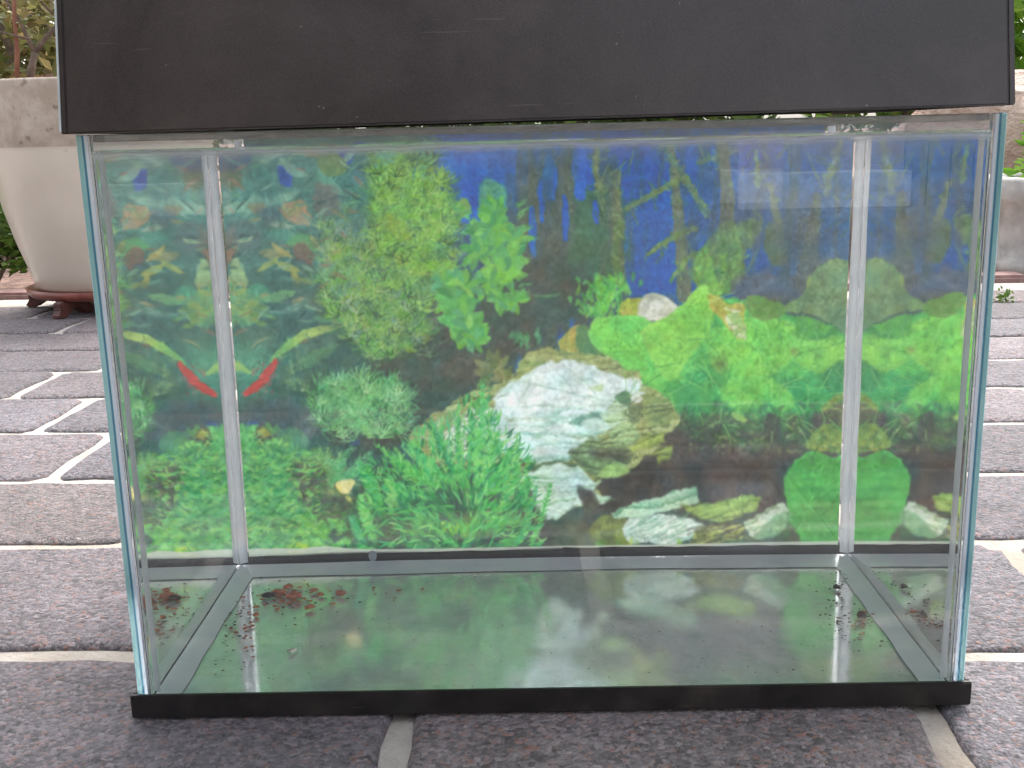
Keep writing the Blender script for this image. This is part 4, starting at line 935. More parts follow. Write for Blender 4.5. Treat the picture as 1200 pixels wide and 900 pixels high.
for i in range(6500):                                            # crisp small detail: local tone, lighter or darker
    x, y = pr.uniform(PX0 + 4, 1040), pr.uniform(PY0 + 4, 660); a_, b_ = ci(x, y)
    c = cv[min(b_, PHY - 1), min(a_, PWX - 1)]; lite = c.mean() > 175
    kf = pr.uniform(.66, .86) if pr.random() < .45 else pr.uniform(1.12, 1.34)
    if lite: kf = pr.uniform(.86, 1.06)
    an = pr.gauss(0, .25) if lite else pr.gauss(-1.57, .9); L = pr.uniform(3, 9)
    stroke([(x, y), (x + math.cos(an) * L * .5 + pr.uniform(-1, 1), y + math.sin(an) * L * .5), (x + math.cos(an) * L, y + math.sin(an) * L)], (pr.uniform(.5, 1.1), .4), tuple(np.clip(c * kf, 0, 250)), .55)
# crisp foreground pass over the softened print
needles(bigP, 95, [(122, 176, 84), (138, 188, 88), (104, 160, 84), (152, 186, 96), (70, 104, 66)], (12, 24), .85, 5, -1.57, 2.2, .8)
needles([(436, 180), (500, 185), (525, 240), (530, 320), (480, 325), (440, 300)], 50, [(140, 192, 80), (128, 184, 76), (74, 112, 60)], (10, 18), .85, 5, -1.57, 2.4, .8)
needles([(372, 260), (420, 270), (425, 340), (500, 345), (500, 400), (440, 425), (395, 395), (375, 330)], 60, [(124, 162, 100), (146, 172, 104), (66, 96, 74), (120, 160, 136)], (10, 20), .8, 5, -1.4, 2.2, .75)
needles([(412, 440), (470, 452), (485, 490), (470, 512), (400, 520), (366, 500), (362, 462), (390, 440)], 60, [(134, 196, 128), (150, 204, 136), (76, 120, 84)], (12, 22), .8, 5, -1.2, 1.9, .8)
for (x, y, s) in WH: whorl(x + pr.uniform(-3, 3), y + pr.uniform(-3, 3), s * .75, GB + [(72, 132, 76), (140, 200, 96)], 5, .75)
for (x0, y0, x1, y1, b, wd) in FR: frond(x0, y0, x1 + pr.uniform(-4, 4), y1 + pr.uniform(-3, 3), b, wd * .66, FG + [(60, 140, 88), (146, 216, 120)], 13, .8)
fernP = [(432, 545), (470, 522), (500, 500), (540, 480), (566, 452), (582, 490), (606, 520), (626, 565), (632, 645), (424, 648)]
for (x, y) in sorted(scatter(fernP, 760), key=lambda q: pr.random()):
    an = math.atan2(y - 640, x - 540) + pr.gauss(0, .55)
    leaf(x, y, an, pr.uniform(6, 17), pr.uniform(.9, 1.9), vary(pr.choice(FG + [(62, 146, 92), (54, 122, 82), (142, 214, 116)]), 18), .75)
for (x, y, rx, ry) in ((462, 612, 20, 22), (520, 586, 22, 18), (574, 634, 22, 11), (500, 632, 18, 10), (606, 604, 9, 16), (545, 604, 14, 10), (440, 640, 14, 8)): glow(x, y, rx, ry, (64, 86, 72), .75)
for (x, y) in scatter(fernP, 330):
    an = math.atan2(y - 640, x - 540) + pr.gauss(0, .6)
    leaf(x, y, an, pr.uniform(6, 20), pr.uniform(.8, 1.5), vary(pr.choice(FG + [(150, 218, 120), (112, 200, 104)]), 18), .8)
for i in range(520):
    x = pr.uniform(228, 372); y = pr.uniform(506 + abs(x - 275) * .28, 650)
    leaf(x, y, pr.choice([-.3, 3.4]) + pr.gauss(0, .5), pr.uniform(5, 11), pr.uniform(.9, 1.8), vary(pr.choice([(116, 200, 108), (134, 206, 108), (64, 128, 78), (150, 204, 104), (92, 176, 104)]), 16), .75)
for i in range(110):
    x, y = pr.uniform(248, 425), pr.uniform(180, 402)
    leaf(x, y, pr.uniform(-.9, .9) + pr.choice([0, 3.14]), pr.uniform(9, 26), pr.uniform(1.0, 2.8), vary(pr.choice([(146, 184, 152), (112, 168, 132), (158, 150, 100), (60, 88, 84), (70, 110, 104), (150, 112, 88), (92, 150, 118)]), 14), .55, None, pr.uniform(-.25, .25))
for i in range(150):
    x, y = scatter(massR, 1)[0]; an = pr.uniform(-.6, 2.2); L = pr.uniform(10, 34)
    stroke([(x, y), (x + math.cos(an) * L * .5 + 2, y + math.sin(an) * L * .5 - 2), (x + math.cos(an) * L, y + math.sin(an) * L)], (.8, .5), vary(pr.choice([(164, 222, 122), (70, 150, 80), (150, 214, 108)]), 12), .5)
for i in range(90):
    x, y = pr.uniform(700, 1030), pr.uniform(150, 335); L = pr.uniform(8, 34); an = pr.gauss(-1.5, .5)
    stroke([(x, y), (x + math.cos(an) * L * .5 + pr.uniform(-4, 4), y + math.sin(an) * L * .5), (x + math.cos(an) * L, y + math.sin(an) * L)], (1.6, .6), vary(pr.choice([(112, 136, 84), (88, 112, 84), (98, 104, 92), (126, 146, 96)]), 12), .5)
cv *= np.array([.965, .99, 1.01], np.float32)
put(.10 + .12 * sm(800, 1000, gx_) * sm(380, 300, gy_) + .06 * sm(860, 1000, gx_) + .05 * sm(420, 300, gx_), (102, 130, 124))  # milky haze veil painted into the print, stronger at the upper right
# overall print softness
cv += ((N['grain'] - .5) * 12 + (N['fine'] - .5) * 8)[..., None]
cv = (cv + np.roll(cv, 1, 0) + np.roll(cv, -1, 0) + np.roll(cv, 1, 1) + np.roll(cv, -1, 1) + cv * 3) / 8
# white torn lip along the lower cut of the sheet, wider on the left
lip = 650.5 - (XX - 275) * .0185
put(sm(-1.0, .4, YY - (lip - 2.2 - 4.5 * sm(460, 360, XX) * N['mid'] * 1.6)) * .85, (196, 202, 192))
print('poster painted', cv.shape)

def poster():
    YP = YB + 0.0078
    # map poster plane (X, Z) -> photo pixel with a cubic fit through the water
    us, vs = np.meshgrid(np.linspace(215, 1040, 24), np.linspace(150, 665, 18))
    pts = np.array([on_back(u, v, YP - 0.003) for u, v in zip(us.ravel(), vs.ravel())])
    def basis(X, Z): return np.stack([X ** i * Z ** j for i in range(5) for j in range(5 - i)], -1)
    A = basis(pts[:, 0] / .3, pts[:, 2] / .4 - .5)
    cu = np.linalg.lstsq(A, us.ravel(), rcond=None)[0]; cvv = np.linalg.lstsq(A, vs.ravel(), rcond=None)[0]
    nx, nz = 860, 560
    X = np.linspace(-.2850, .2850, nx)
    g = np.random.default_rng(3)
    zb = np.interp(X, np.linspace(-HW, HW, 40), g.uniform(-.0007, .0007, 40)) + .0165
    zb = np.where(X > .02, zb + .0012, zb)
    t = np.linspace(0, 1, nz)[:, None]
    Z = zb[None] * (1 - t) + .4165 * t; Xg = np.repeat(X[None], nz, 0)
    B = basis(Xg.ravel() / .3, Z.ravel() / .4 - .5)
    u = (B @ cu - PX0) * PS; v = (B @ cvv - PY0) * PS
    u = np.clip(u, 0, PWX - 2); v = np.clip(v, 0, PHY - 2)
    ui, vi = u.astype(int), v.astype(int); fu, fv = (u - ui)[:, None], (v - vi)[:, None]
    col = (cv[vi, ui] * (1 - fu) + cv[vi, ui + 1] * fu) * (1 - fv) + (cv[vi + 1, ui] * (1 - fu) + cv[vi + 1, ui + 1] * fu) * fv
    c = np.clip(col, 0, 255) / 255
    lin = np.where(c <= .04045, c / 12.92, ((c + .055) / 1.055) ** 2.4)
    lin = np.clip((lin - HAZE) * GAIN, .004, .86)
    mean = lin.mean(1, keepdims=True); lin = np.clip(mean + (lin - mean) * SAT, .003, .88)
    # the sheet: gently rippled film, front skin printed
    rip = .0006 * np.sin(Xg * 31 + 1.0) * np.sin(Z * 17 + .5)
    V = np.stack([Xg, YP + rip, Z], -1).reshape(-1, 3).astype(np.float32)
    me = bpy.data.meshes.new('backdrop_poster')
    idx = np.arange(nx * nz).reshape(nz, nx)
    F = np.stack([idx[:-1, :-1], idx[:-1, 1:], idx[1:, 1:], idx[1:, :-1]], -1).reshape(-1, 4)
    me.vertices.add(len(V)); me.vertices.foreach_set('co', V.ravel())
    me.loops.add(F.size); me.loops.foreach_set('vertex_index', F.ravel().astype(np.int32))
    me.polygons.add(len(F)); me.polygons.foreach_set('loop_start', np.arange(0, F.size, 4, dtype=np.int32))
    me.polygons.foreach_set('use_smooth', np.ones(len(F), bool))
    me.update(calc_edges=True)
    at = me.color_attributes.new('print', 'FLOAT_COLOR', 'POINT')
    at.data.foreach_set('color', np.concatenate([lin, np.ones((len(lin), 1))], 1).astype(np.float32).ravel())
    m = NM('printed_film'); a = m.n('Attribute', _attribute_name='print')
    p = m.pbsdf(a.outputs['Color'], 0.45); tr = m.n('BsdfTranslucent'); m.l(a.outputs['Color'], tr.inputs[0])
    mx = m.n('MixShader', i0=0.5); m.l(p.outputs[0], mx.inputs[1]); m.l(tr.outputs[0], mx.inputs[2])
    o = link('backdrop_poster', me, m.done(mx))
    tag(o, 'printed underwater plant and rock poster taped behind the fish tank', 'poster')
poster()

# ------------------------------------------------------------------ debris inside the tank
M['chip_red'] = simple('red_brown_chip', srgb(172, 96, 60), srgb(216, 142, 102), 220, 0.85, 0.6, 500, 0.001)
M['chip_dark'] = simple('dark_chip', srgb(44, 38, 34), srgb(92, 66, 52), 200, 0.9, 0.6, 500, 0.001)
M['chip_pale'] = simple('pale_chip', srgb(206, 208, 186), srgb(236, 236, 222), 200, 0.7, 0.3, 500, 0.001)
def chip_bm(bm, c, rx, ry, rz, seed):
    r_ = random.Random(seed)
    res = bmesh.ops.create_icosphere(bm, subdivisions=1, radius=1.0)
    rot = Matrix.Rotation(r_.uniform(0, 3.14), 3, 'Z')
    for v in res['verts']:
        k = r_.uniform(.72, 1.15); p = rot @ Vector((v.co.x * rx * k, v.co.y * ry * k, 0)); v.co = Vector((c[0] + p.x, c[1] + p.y, c[2] + (v.co.z * k + .9) * rz))
zc = ZF + 0.0009
chips = [(328, 697, 7, 'red', 'tallest red brown chip in the heap by the left silicone seam'), (344, 702, 8, 'red', 'broad flat red brown chip beside the tallest one in the heap'), (314, 700, 6, 'dark', 'dark brown chip at the edge of the red heap on the tank floor'),
         (337, 690, 5, 'red', 'small red brown chip behind the heap on the tank floor'), (368, 694, 5, 'red', 'red brown chip next to the heap on the tank floor'), (376, 698, 4, 'red', 'small red chip trailing away from the heap towards the middle'), (400, 698, 6, 'red', 'lone oblong red chip between the heap and the tank middle'),
         (363, 714, 6, 'red', 'red brown chip lying in front of the heap on the tank floor'), (342, 765, 5, 'pale', 'pale shell flake in front of the red heap on the tank floor'), (980, 690, 5, 'dark', 'dark chip in the back right corner by the silicone'), (1010, 724, 6, 'dark', 'brown chip beside the right silicone seam on the floor'), (300, 722, 4, 'red', 'small red brown chip between the heap and the left silicone seam')]
for i, (u, v, s, kind, lab) in enumerate(chips):
    P = on_floor(u, v, zc); sc_ = s / 1267 * 1.5
    bm = bmesh.new(); chip_bm(bm, (0, 0, 0), sc_, sc_ * .7, sc_ * .42, i)
    o = from_bm('gravel_chip', bm, M['chip_' + kind]); o.location = (P[0], P[1], zc)
    tag(o, lab, 'chip', 'loose chips on the tank floor')
def specks(name, mat, spots, label):
    bm = bmesh.new()
    for i, (u, v, s) in enumerate(spots):
        P = on_floor(u, v, zc); 
        if abs(P[0]) > HW - TH - .004 or P[1] > YB - .004 or P[1] < .012: continue
        q = s / 1267; chip_bm(bm, (P[0], P[1], zc - ZF * 0), q, q * .8, q * .3, 900 + i)
    tag(from_bm(name, bm, mat), label, 'grit', kind='stuff')
rs = random.Random(42)
dark = [(rs.gauss(335, 38), rs.gauss(702, 14), rs.uniform(.8, 2.4)) for _ in range(70)] + [(rs.gauss(265, 16), rs.gauss(735, 22), rs.uniform(.8, 2.2)) for _ in range(90)] \
     + [(rs.gauss(985, 12), rs.uniform(668, 750), rs.uniform(.8, 2.6)) for _ in range(80)] + [(rs.gauss(1012, 10), rs.gauss(735, 12), rs.uniform(.8, 2.6)) for _ in range(34)] \
     + [(rs.uniform(300, 1080), rs.uniform(676, 805), rs.uniform(.5, 1.5)) for _ in range(150)]
pale = [(rs.uniform(280, 1080), rs.uniform(676, 805), rs.uniform(.4, 1.2)) for _ in range(110)] + [(rs.gauss(455, 30), rs.gauss(728, 8), rs.uniform(.4, 1.2)) for _ in range(90)]
rust = [(rs.gauss(336, 24), rs.gauss(701, 8), rs.uniform(1.6, 5.0)) for _ in range(46)] + [(rs.gauss(292, 8), rs.gauss(736, 16), rs.uniform(1.4, 3.6)) for _ in range(22)] + [(rs.uniform(360, 520), rs.gauss(692, 5), rs.uniform(1, 3)) for _ in range(16)] + [(rs.gauss(1006, 9), rs.gauss(728, 8), rs.uniform(1.4, 4)) for _ in range(16)]
specks('rust_grit', M['chip_red'], rust, 'rusty brown crumbs heaped on the tank floor near the left seam')
specks('dark_grit', M['chip_dark'], dark, 'dark specks of grit strewn over the tank floor')
specks('pale_grit', M['chip_pale'], pale, 'pale sand grains strewn over the tank floor')

# ------------------------------------------------------------------ foliage helpers
def leaf_mat(name, c1, c2, c3, trans=0.35, rough=0.45):
    m = NM(name); v = m.coord('Object')
    g = m.n('NewGeometry'); rnd = g.outputs['Random Per Island']
    c = m.ramp(rnd, [(0.0, c1), (0.5, c2), (1.0, c3)])
    c = m.mix(m.math('MULTIPLY', m.noise(v, 9, 3), 0.5), c, c1)
    p = m.pbsdf(c, rough); t = m.n('BsdfTranslucent'); m.l(c, t.inputs[0])
    mx = m.n('MixShader', i0=trans); m.l(p.outputs[0], mx.inputs[1]); m.l(t.outputs[0], mx.inputs[2])
    return m.done(mx)
M['leaf_green'] = leaf_mat('leaf_green', srgb(52, 84, 30), srgb(92, 124, 44), srgb(128, 150, 66))
M['leaf_olive'] = leaf_mat('leaf_olive', srgb(96, 104, 58), srgb(138, 132, 78), srgb(176, 150, 104))
M['leaf_bright'] = leaf_mat('leaf_bright', srgb(80, 128, 34), srgb(120, 164, 52), srgb(160, 190, 78))
M['leaf_autumn'] = leaf_mat('leaf_autumn', srgb(110, 78, 60), srgb(150, 126, 84), srgb(160, 120, 100))
M['bark'] = simple('grey_bark', srgb(92, 78, 68), srgb(140, 122, 108), 40, 0.9, 0.6, 120, 0.004)
M['bark_red'] = simple('red_brown_stake', srgb(128, 84, 66), srgb(160, 112, 90), 40, 0.85, 0.5, 120, 0.003)
def leaves_mesh(name, pts, size, mat, parent, seed, aspect=.5):
    g = np.random.default_rng(seed); n = len(pts); pts = np.asarray(pts, float)
    d = g.normal(size=(n, 3)); d[:, 2] = d[:, 2] * .6 + .15; d /= np.linalg.norm(d, axis=1)[:, None]
    up = g.normal(size=(n, 3)); up[:, 2] += 1.2
    s = np.cross(d, up); s /= np.linalg.norm(s, axis=1)[:, None]; nn = np.cross(s, d)
    L = size * g.uniform(.6, 1.3, n)[:, None]; Wd = L * aspect * .5
    v0 = pts; vl = pts + d * L * .45 + s * Wd + nn * L * .08; vr = pts + d * L * .45 - s * Wd + nn * L * .08; v1 = pts + d * L - nn * L * .08
    V = np.stack([v0, vr, v1, vl], 1).reshape(-1, 3); F = [(4 * i, 4 * i + 1, 4 * i + 2, 4 * i + 3) for i in range(n)]
    F = [t for f in F for t in ((f[0], f[1], f[2]), (f[0], f[2], f[3]))]
    return pydata(name, V, F, mat, parent)
def shrub(name, loc, rx, ry, h, n, size, mat, label, cat='shrub', group=None, seed=1, lumps=9, stems=5):
    g = np.random.default_rng(seed); root = empty(name, loc)
    C_ = np.stack([g.uniform(-rx, rx, lumps) * .7, g.uniform(-ry, ry, lumps) * .7, g.uniform(.25, .85, lumps) * h], 1); Rr = g.uniform(.28, .5, lumps) * min(rx * 1.2, h)
    k = g.integers(0, lumps, n); dirs = g.normal(size=(n, 3)); dirs /= np.linalg.norm(dirs, axis=1)[:, None]
    rad = Rr[k] * (1 - g.random(n) ** 2 * .75)
    P = C_[k] + dirs * rad[:, None]; P = P[P[:, 2] > .01]
    leaves_mesh('foliage', P, size, mat, root, seed)
    bm = bmesh.new()
    for i in range(stems):
        c = C_[i % lumps]; bm_tube(bm, [(c[0] * .15, c[1] * .15, -.05), (c[0] * .5, c[1] * .5, c[2] * .55), tuple(c)], [.014 * h + .004, .009 * h + .003, .003], 6)
    from_bm('stem', bm, M['bark'], root)
    tag(root, label, cat, group); return root

# ------------------------------------------------------------------ potted plant on its stand (left)
PC = Vector((-1.083, 2.09, 0))
def pot_mat():
    m = NM('stained_cream_glaze'); v = m.coord()
    sx = m.n('SeparateXYZ'); m.l(v, sx.inputs[0])
    band = m.math('GREATER_THAN', sx.outputs['Z'], 0.352)
    st = m.ramp(m.noise(v, 16, 7, .7), [(0.42, srgb(176, 160, 144)), (0.62, srgb(200, 187, 172))])
    sp = m.ramp(m.noise(v, 34, 3), [(0.62, (0, 0, 0, 1)), (0.70, (1, 1, 1, 1))])
    st = m.mix(m.math('MULTIPLY', sp, .6), st, srgb(112, 96, 82))
    gl = m.ramp(m.noise(v, 4, 5), [(0.3, srgb(204, 192, 176)), (0.7, srgb(220, 208, 192))])
    gl = m.mix(m.math('MULTIPLY', m.ramp(m.noise(v, 30, 4), [(0.7, (0, 0, 0, 1)), (0.78, (1, 1, 1, 1))]), .4), gl, srgb(150, 120, 100))
    c = m.mix(band, gl, st)
    r = m.math('ADD', m.math('MULTIPLY', band, .5), .28)
    return m.done(m.pbsdf(c, r, m.bump(m.noise(v, 60, 4), .25, .002)))
pot = empty('garden_pot', PC + Vector((0, 0, .055)))
tag(pot, 'large cream glazed pot with a stained band, standing on a reddish stand', 'pot')
bm = bmesh.new()
bm_lathe(bm, [(.001, .0), (.184, .0), (.192, .008), (.204, .05), (.226, .12), (.246, .20), (.260, .28), (.268, .345), (.2675, .350), (.2715, .356), (.274, .42), (.280, .485), (.284, .500), (.281, .506), (.268, .506), (.262, .498), (.258, .465), (.001, .462)], 72)
from_bm('vessel', bm, pot_mat(), pot, smooth=True)
bm = bmesh.new(); bmesh.ops.create_circle(bm, cap_ends=True, segments=40, radius=.259)
for v_ in bm.verts: v_.co.z = .474
so_ = from_bm('soil', bm, M['soil'], pot)
stand = empty('pot_stand', PC)
tag(stand, 'low red brown round plant stand with scrolled feet under the cream pot', 'stand')
M['stand_top'] = simple('red_brown_glaze', srgb(112, 58, 48), srgb(150, 86, 74), 20, 0.3, .1, 60, .002)
M['stand_leg'] = simple('dark_red_wood', srgb(70, 36, 30), srgb(98, 54, 44), 24, 0.5, .2, 80, .002)
bm = bmesh.new(); bm_lathe(bm, [(.001, .034), (.175, .034), (.205, .037), (.215, .046), (.217, .058), (.211, .060), (.205, .052), (.18, .050), (.001, .050)], 64)
from_bm('tray', bm, M['stand_top'], stand, smooth=True)
for k_ in range(5):
    a_ = math.atan2(1.822 - PC.y, -1.165 - PC.x) + k_ * 2 * math.pi / 5
    bm = bmesh.new(); prof = [(.150, .034), (.252, .040), (.262, .032), (.258, .022), (.262, .012), (.272, .005), (.268, -.004 + .0035), (.236, 0), (.222, .008), (.206, .018), (.186, .018), (.172, .008), (.160, 0.0), (.128, 0), (.132, .02)]
    vs_ = [[bm.verts.new((r_ * .88, t_, z_)) for r_, z_ in prof] for t_ in (-.013, .013)]
    bm.faces.new(vs_[0]); bm.faces.new(vs_[1][::-1]); n_ = len(prof)
    for j in range(n_): bm.faces.new((vs_[0][j], vs_[1][j], vs_[1][(j + 1) % n_], vs_[0][(j + 1) % n_]))
    bmesh.ops.recalc_face_normals(bm, faces=list(bm.faces)); bmesh.ops.bevel(bm, geom=list(bm.edges), offset=.003, segments=2, affect='EDGES')
    o = from_bm('foot', bm, M['stand_leg'], stand); o.rotation_euler = (0, 0, a_)
# the plant in the pot: stake, forked stem, thin twigs, small leaves
plant = empty('potted_shrub', PC + Vector((0, 0, .54)))
tag(plant, 'twiggy shrub with forked grey stem and reddish stake growing in the cream pot', 'plant')
def rel(u, v, Y):
    p = at_y(u, v, Y); return Vector(p) - plant.location
bm = bmesh.new(); bm_tube(bm, [rel(20, 96, 2.06), rel(20, 60, 2.06), rel(17, 22, 2.06), rel(15, -60, 2.06)], [.0065, .006, .0055, .005], 8)
from_bm('stake', bm, M['bark_red'], plant, smooth=True)
bm = bmesh.new()
bm_tube(bm, [rel(36, 98, 2.1), rel(37, 80, 2.1), rel(41, 61, 2.1)], [.012, .010, .008], 8)
bm_tube(bm, [rel(41, 62, 2.1), rel(32, 44, 2.1), rel(22, 22, 2.1), rel(8, 2, 2.1), rel(-10, -20, 2.1)], [.006, .0055, .005, .004, .003], 8)
bm_tube(bm, [rel(41, 62, 2.1), rel(54, 44, 2.12), rel(70, 26, 2.14), rel(100, -10, 2.16)], [.007, .006, .005, .004], 8)
rr_ = random.Random(3); tw = []
for i in range(34):
    u, v = rr_.uniform(-30, 200), rr_.uniform(-120, 60); a_ = rel(u, v, 2.1 + rr_.uniform(-.15, .15)); b_ = a_ + Vector((rr_.uniform(-.08, .08), rr_.uniform(-.06, .06), rr_.uniform(.02, .12)))
    c_ = a_ * .55 + Vector((0, 0, .04)); bm_tube(bm, [c_, a_, b_], [.003, .002, .001], 5); tw += [a_, b_, (a_ + b_) / 2, (c_ + a_) / 2]
from_bm('stem', bm, M['bark'], plant, smooth=True)
lp = [t + Vector((rr_.gauss(0, .03), rr_.gauss(0, .03), rr_.gauss(0, .03))) for t in tw for _ in range(7)]
leaves_mesh('foliage', lp, .035, M['leaf_olive'], plant, 8)
lp = [PC + Vector((math.cos(a_) * r_, math.sin(a_) * r_, .532 + rr_.uniform(0, .035))) - plant.location for a_, r_ in [(rr_.uniform(0, 6.28), .25 * math.sqrt(rr_.random())) for _ in range(260)]]
leaves_mesh('leaf_litter', lp, .03, M['leaf_autumn'], plant, 9)['kind'] = 'stuff'

# ------------------------------------------------------------------ garden beyond the paving
M['stone'] = simple('pink_boulder', srgb(150, 122, 106), srgb(206, 186, 170), 7, 0.9, 1.0, 14, .06)
M['concrete'] = simple('grey_concrete', srgb(150, 148, 144), srgb(190, 188, 182), 18, 0.85, .4, 120, .002)
M['edging'] = simple('pink_edging', srgb(128, 98, 94), srgb(156, 128, 122), 26, 0.9, .5, 140, .004)
def boulder(loc, r, seed, label):
    g = random.Random(seed); bm = bmesh.new(); bmesh.ops.create_icosphere(bm, subdivisions=4, radius=1)
    ax = [(Vector((g.gauss(0, 1), g.gauss(0, 1), g.gauss(0, 1))).normalized(), g.uniform(.55, .95)) for _ in range(16)]
    for v in bm.verts:
        p = v.co.copy()
        for n, d in ax:
            e = p.dot(n) - d
            if e > 0: p -= n * e * .85
        p *= 1 + .03 * math.sin(p.x * 17 + seed) * math.sin(p.y * 13) + .02 * math.sin(p.z * 29)
        v.co = Vector((p.x * r[0], p.y * r[1], p.z * r[2]))
    o = from_bm('boulder', bm, M['stone'], smooth=True); o.location = loc
    tag(o, label, 'rock', 'boulders edging the garden bed'); return o
boulder((1.62, 2.98, .22), (.42, .34, .36), 2, 'big pinkish boulder behind the grey concrete planter')
boulder((2.35, 3.3, .18), (.40, .35, .32), 3, 'squat pinkish boulder past the big one behind the planter')
boulder((1.0, 3.35, .10), (.36, .30, .24), 5, 'low pinkish boulder in the bed behind the fish tank')
# concrete planter
pl = empty('concrete_planter', (1.585, 2.42, -.012))
tag(pl, 'round grey concrete planter with thick pale rim at the paving edge', 'planter')
bm = bmesh.new(); bm_lathe(bm, [(.001, .0), (.235, .0), (.246, .012), (.246, .035), (.236, .045), (.240, .12), (.248, .195), (.262, .205), (.268, .216), (.268, .262), (.262, .272), (.232, .272), (.226, .262), (.224, .235), (.001, .232)], 56)
from_bm('vessel', bm, M['concrete'], pl, smooth=True)
g_ = np.random.default_rng(5)
pp = [( .2 * math.sqrt(g_.random()) * math.cos(a), .2 * math.sqrt(g_.random()) * math.sin(a), .235 + .18 * g_.random() ** 2) for a in g_.uniform(0, 6.28, 420)]
sp_ = empty('planter_plant', (1.585, 2.42, .22)); tag(sp_, 'small bright green plant filling the grey concrete planter', 'plant')
leaves_mesh('foliage', [(p[0], p[1], p[2] - .23) for p in pp], .06, M['leaf_bright'], sp_, 15, .35)
# pink edging bricks along the bed
edge = empty('bed_edging', (0, 2.24, 0)); tag(edge, 'row of pink edging bricks between paving and garden bed', 'edging')
for k_ in range(26):
    x = -3.1 + k_ * .24
    bm = bmesh.new(); bm_box(bm, (-.113, -.045, -.05), (.113, .045, .012 + random.uniform(-.003, .003)))
    bmesh.ops.bevel(bm, geom=list(bm.edges), offset=.008, segments=2, affect='EDGES')
    o = from_bm('brick', bm, M['edging'], edge); o.location = (x, -x * .036 + .025 + random.uniform(-.004, .004), 0); o.rotation_euler = (0, 0, R(-2.1) + random.uniform(-.02, .02))
# weed in the paving joint
wd_ = ground(1176, 353); weed = empty('weed', (wd_[0], wd_[1], 0)); tag(weed, 'tiny green weed sprouting from a paving joint', 'weed')
leaves_mesh('foliage', [(g_.normal(0, .011), g_.normal(0, .011), abs(g_.normal(0, .012))) for _ in range(40)], .018, M['leaf_green'], weed, 33)
# low leafy plants behind the pot and shrubs further back
shrub('ground_cover_plant', (-1.72, 2.62, 0), .36, .26, .32, 1500, .05, M['leaf_green'], 'low leafy green plant on the bed beside the cream pot', 'plant', 'low plants in the bed', 21, 8)
shrub('ground_cover_plant', (-2.45, 2.75, 0), .36, .26, .28, 1300, .05, M['leaf_bright'], 'low bright green plant past the one beside the cream pot', 'plant', 'low plants in the bed', 22, 8)
shrub('ground_cover_plant', (-.95, 2.85, 0), .34, .22, .26, 1200, .05, M['leaf_green'], 'low dark green plant behind the cream pot stand', 'plant', 'low plants in the bed', 23, 8)
shr = [(-3.6, 4.3, .9, .7, 1.5, 'leaf_olive', 'wide olive shrub at the far end of the bed, left of the tree'), (-2.2, 4.5, .9, .7, 1.7, 'leaf_olive', 'tall olive brown shrub standing behind the cream pot'), (-.8, 4.7, .8, .7, 1.5, 'leaf_green', 'rounded green shrub between the olive shrub and the tank'),
       (.6, 4.8, .8, .7, 1.4, 'leaf_green', 'dense green shrub behind the fish tank'), (2.0, 4.6, .8, .6, 1.6, 'leaf_bright', 'bright green shrub rising above the pinkish boulders'), (3.4, 4.5, .9, .7, 1.5, 'leaf_bright', 'bright leafy shrub past the squat pinkish boulder')]
for i, (x, y, rx, ry, h, mt, lab) in enumerate(shr):
    shrub('garden_shrub', (x, y, 0), rx, ry, h, 5200, .085, M[mt], lab, 'shrub', 'shrubs behind the bed', 40 + i, 14, 8)
g2 = [(-5.5, 7.5), (-3.0, 8.2), (-.3, 8.6), (2.4, 8.2), (5.2, 7.6)]
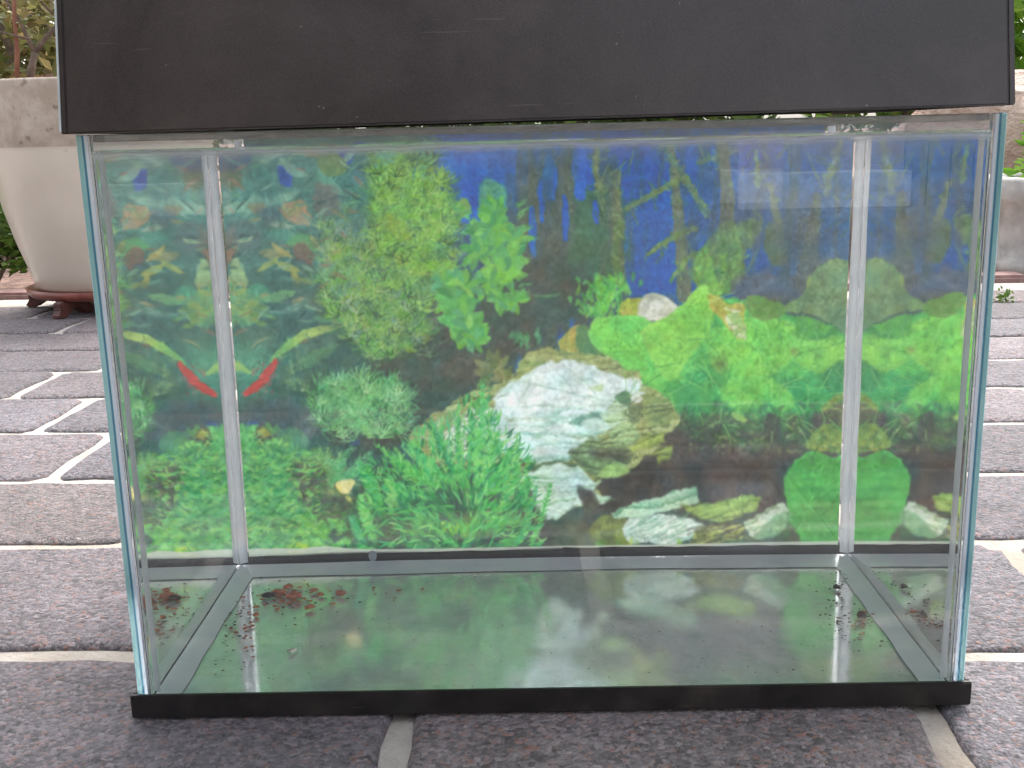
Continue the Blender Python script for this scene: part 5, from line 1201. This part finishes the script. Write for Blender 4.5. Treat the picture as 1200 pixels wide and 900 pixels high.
for i, (x, y) in enumerate(g2):
    t_ = empty('garden_tree', (x, y, -.05)); tag(t_, ['tree with spreading olive crown behind the olive shrubs', 'tall tree behind the cream pot and olive shrub', 'tree in the middle of the garden hidden by the tank hood', 'pale green tree behind the boulders', 'bright green tree at the side of the garden past the boulders'][i], 'tree', 'trees at the back of the garden')
    g = np.random.default_rng(70 + i); lum = 22
    C_ = np.stack([g.uniform(-1.3, 1.3, lum), g.uniform(-1, 1, lum), g.uniform(.9, 3.6, lum)], 1); Rr = g.uniform(.35, .75, lum); n = 7000
    k = g.integers(0, lum, n); d_ = g.normal(size=(n, 3)); d_ /= np.linalg.norm(d_, axis=1)[:, None]
    leaves_mesh('crown', C_[k] + d_ * (Rr[k] * (1 - g.random(n) ** 2 * .7))[:, None], .13, M[['leaf_olive', 'leaf_olive', 'leaf_green', 'leaf_bright', 'leaf_green'][i]], t_, 80 + i)
    bm = bmesh.new(); bm_tube(bm, [(0, 0, -.1), (.05, .02, .8), (-.03, 0, 1.7), (.04, 0, 2.8)], [.12, .10, .08, .04], 10)
    for c in C_[:9]: bm_tube(bm, [(0, 0, min(c[2] * .6, 1.6)), (c[0] * .5, c[1] * .5, c[2] * .8), tuple(c)], [.05, .035, .015], 6)
    from_bm('trunk', bm, M['bark'], t_, smooth=True)

# ------------------------------------------------------------------ house wall, fence and kerb added behind the camera to shape reflections
M['render'] = simple('grey_brown_render', srgb(74, 70, 66), srgb(96, 90, 84), 6, .9, .4, 80, .004)
M['fence_wood'] = simple('weathered_fence_board', srgb(96, 86, 74), srgb(128, 116, 102), 9, .9, .4, 60, .003)
house = empty('added_house_wall', (-3.5, -5.0, 0)); tag(house, 'added unseen grey brown house wall with a plinth, darkening reflections in the hood and tank glass', 'wall')
box('wall', (-5.0, -.25, .3), (3.1, 0, 5.4), M['render'], house, .006); box('wall', (3.102, -.25, .3), (4.58, -.002, 2.6), M['render'], house, .006); box('plinth', (-5.02, -.27, -.1), (4.6, .02, .298), M['render'], house, .006)  # added wall, taller on one side to darken that end of the hood
fence = empty('added_board_fence', (3.6, -5.05, 0)); tag(fence, 'added unseen board fence beyond the house wall, framing a bright gap in the reflections', 'fence')  # added unseen fence, one side of the bright gap mirrored in the pane
for k_ in range(27): 
    o = box('board', (-.056, -.012, -.05), (.056, .012, 1.75 + random.uniform(-.01, .01)), M['fence_wood'], fence, .003); o.location = (-1.57 + k_ * .12, 0, 0)
for z_ in (.35, 1.4): box('rail', (-1.62, -.06, z_), (1.62, -.014, z_ + .08), M['fence_wood'], fence, .003)
box('added_garden_kerb', (1.09, -5.2, -.05), (2.0, -5.0, .18), M['concrete'], None, .008)  # added unseen kerb, lower edge of the mirrored gap
tag(bpy.data.objects['added_garden_kerb'], 'added unseen low concrete kerb bounding the bright gap in the reflections', 'kerb')
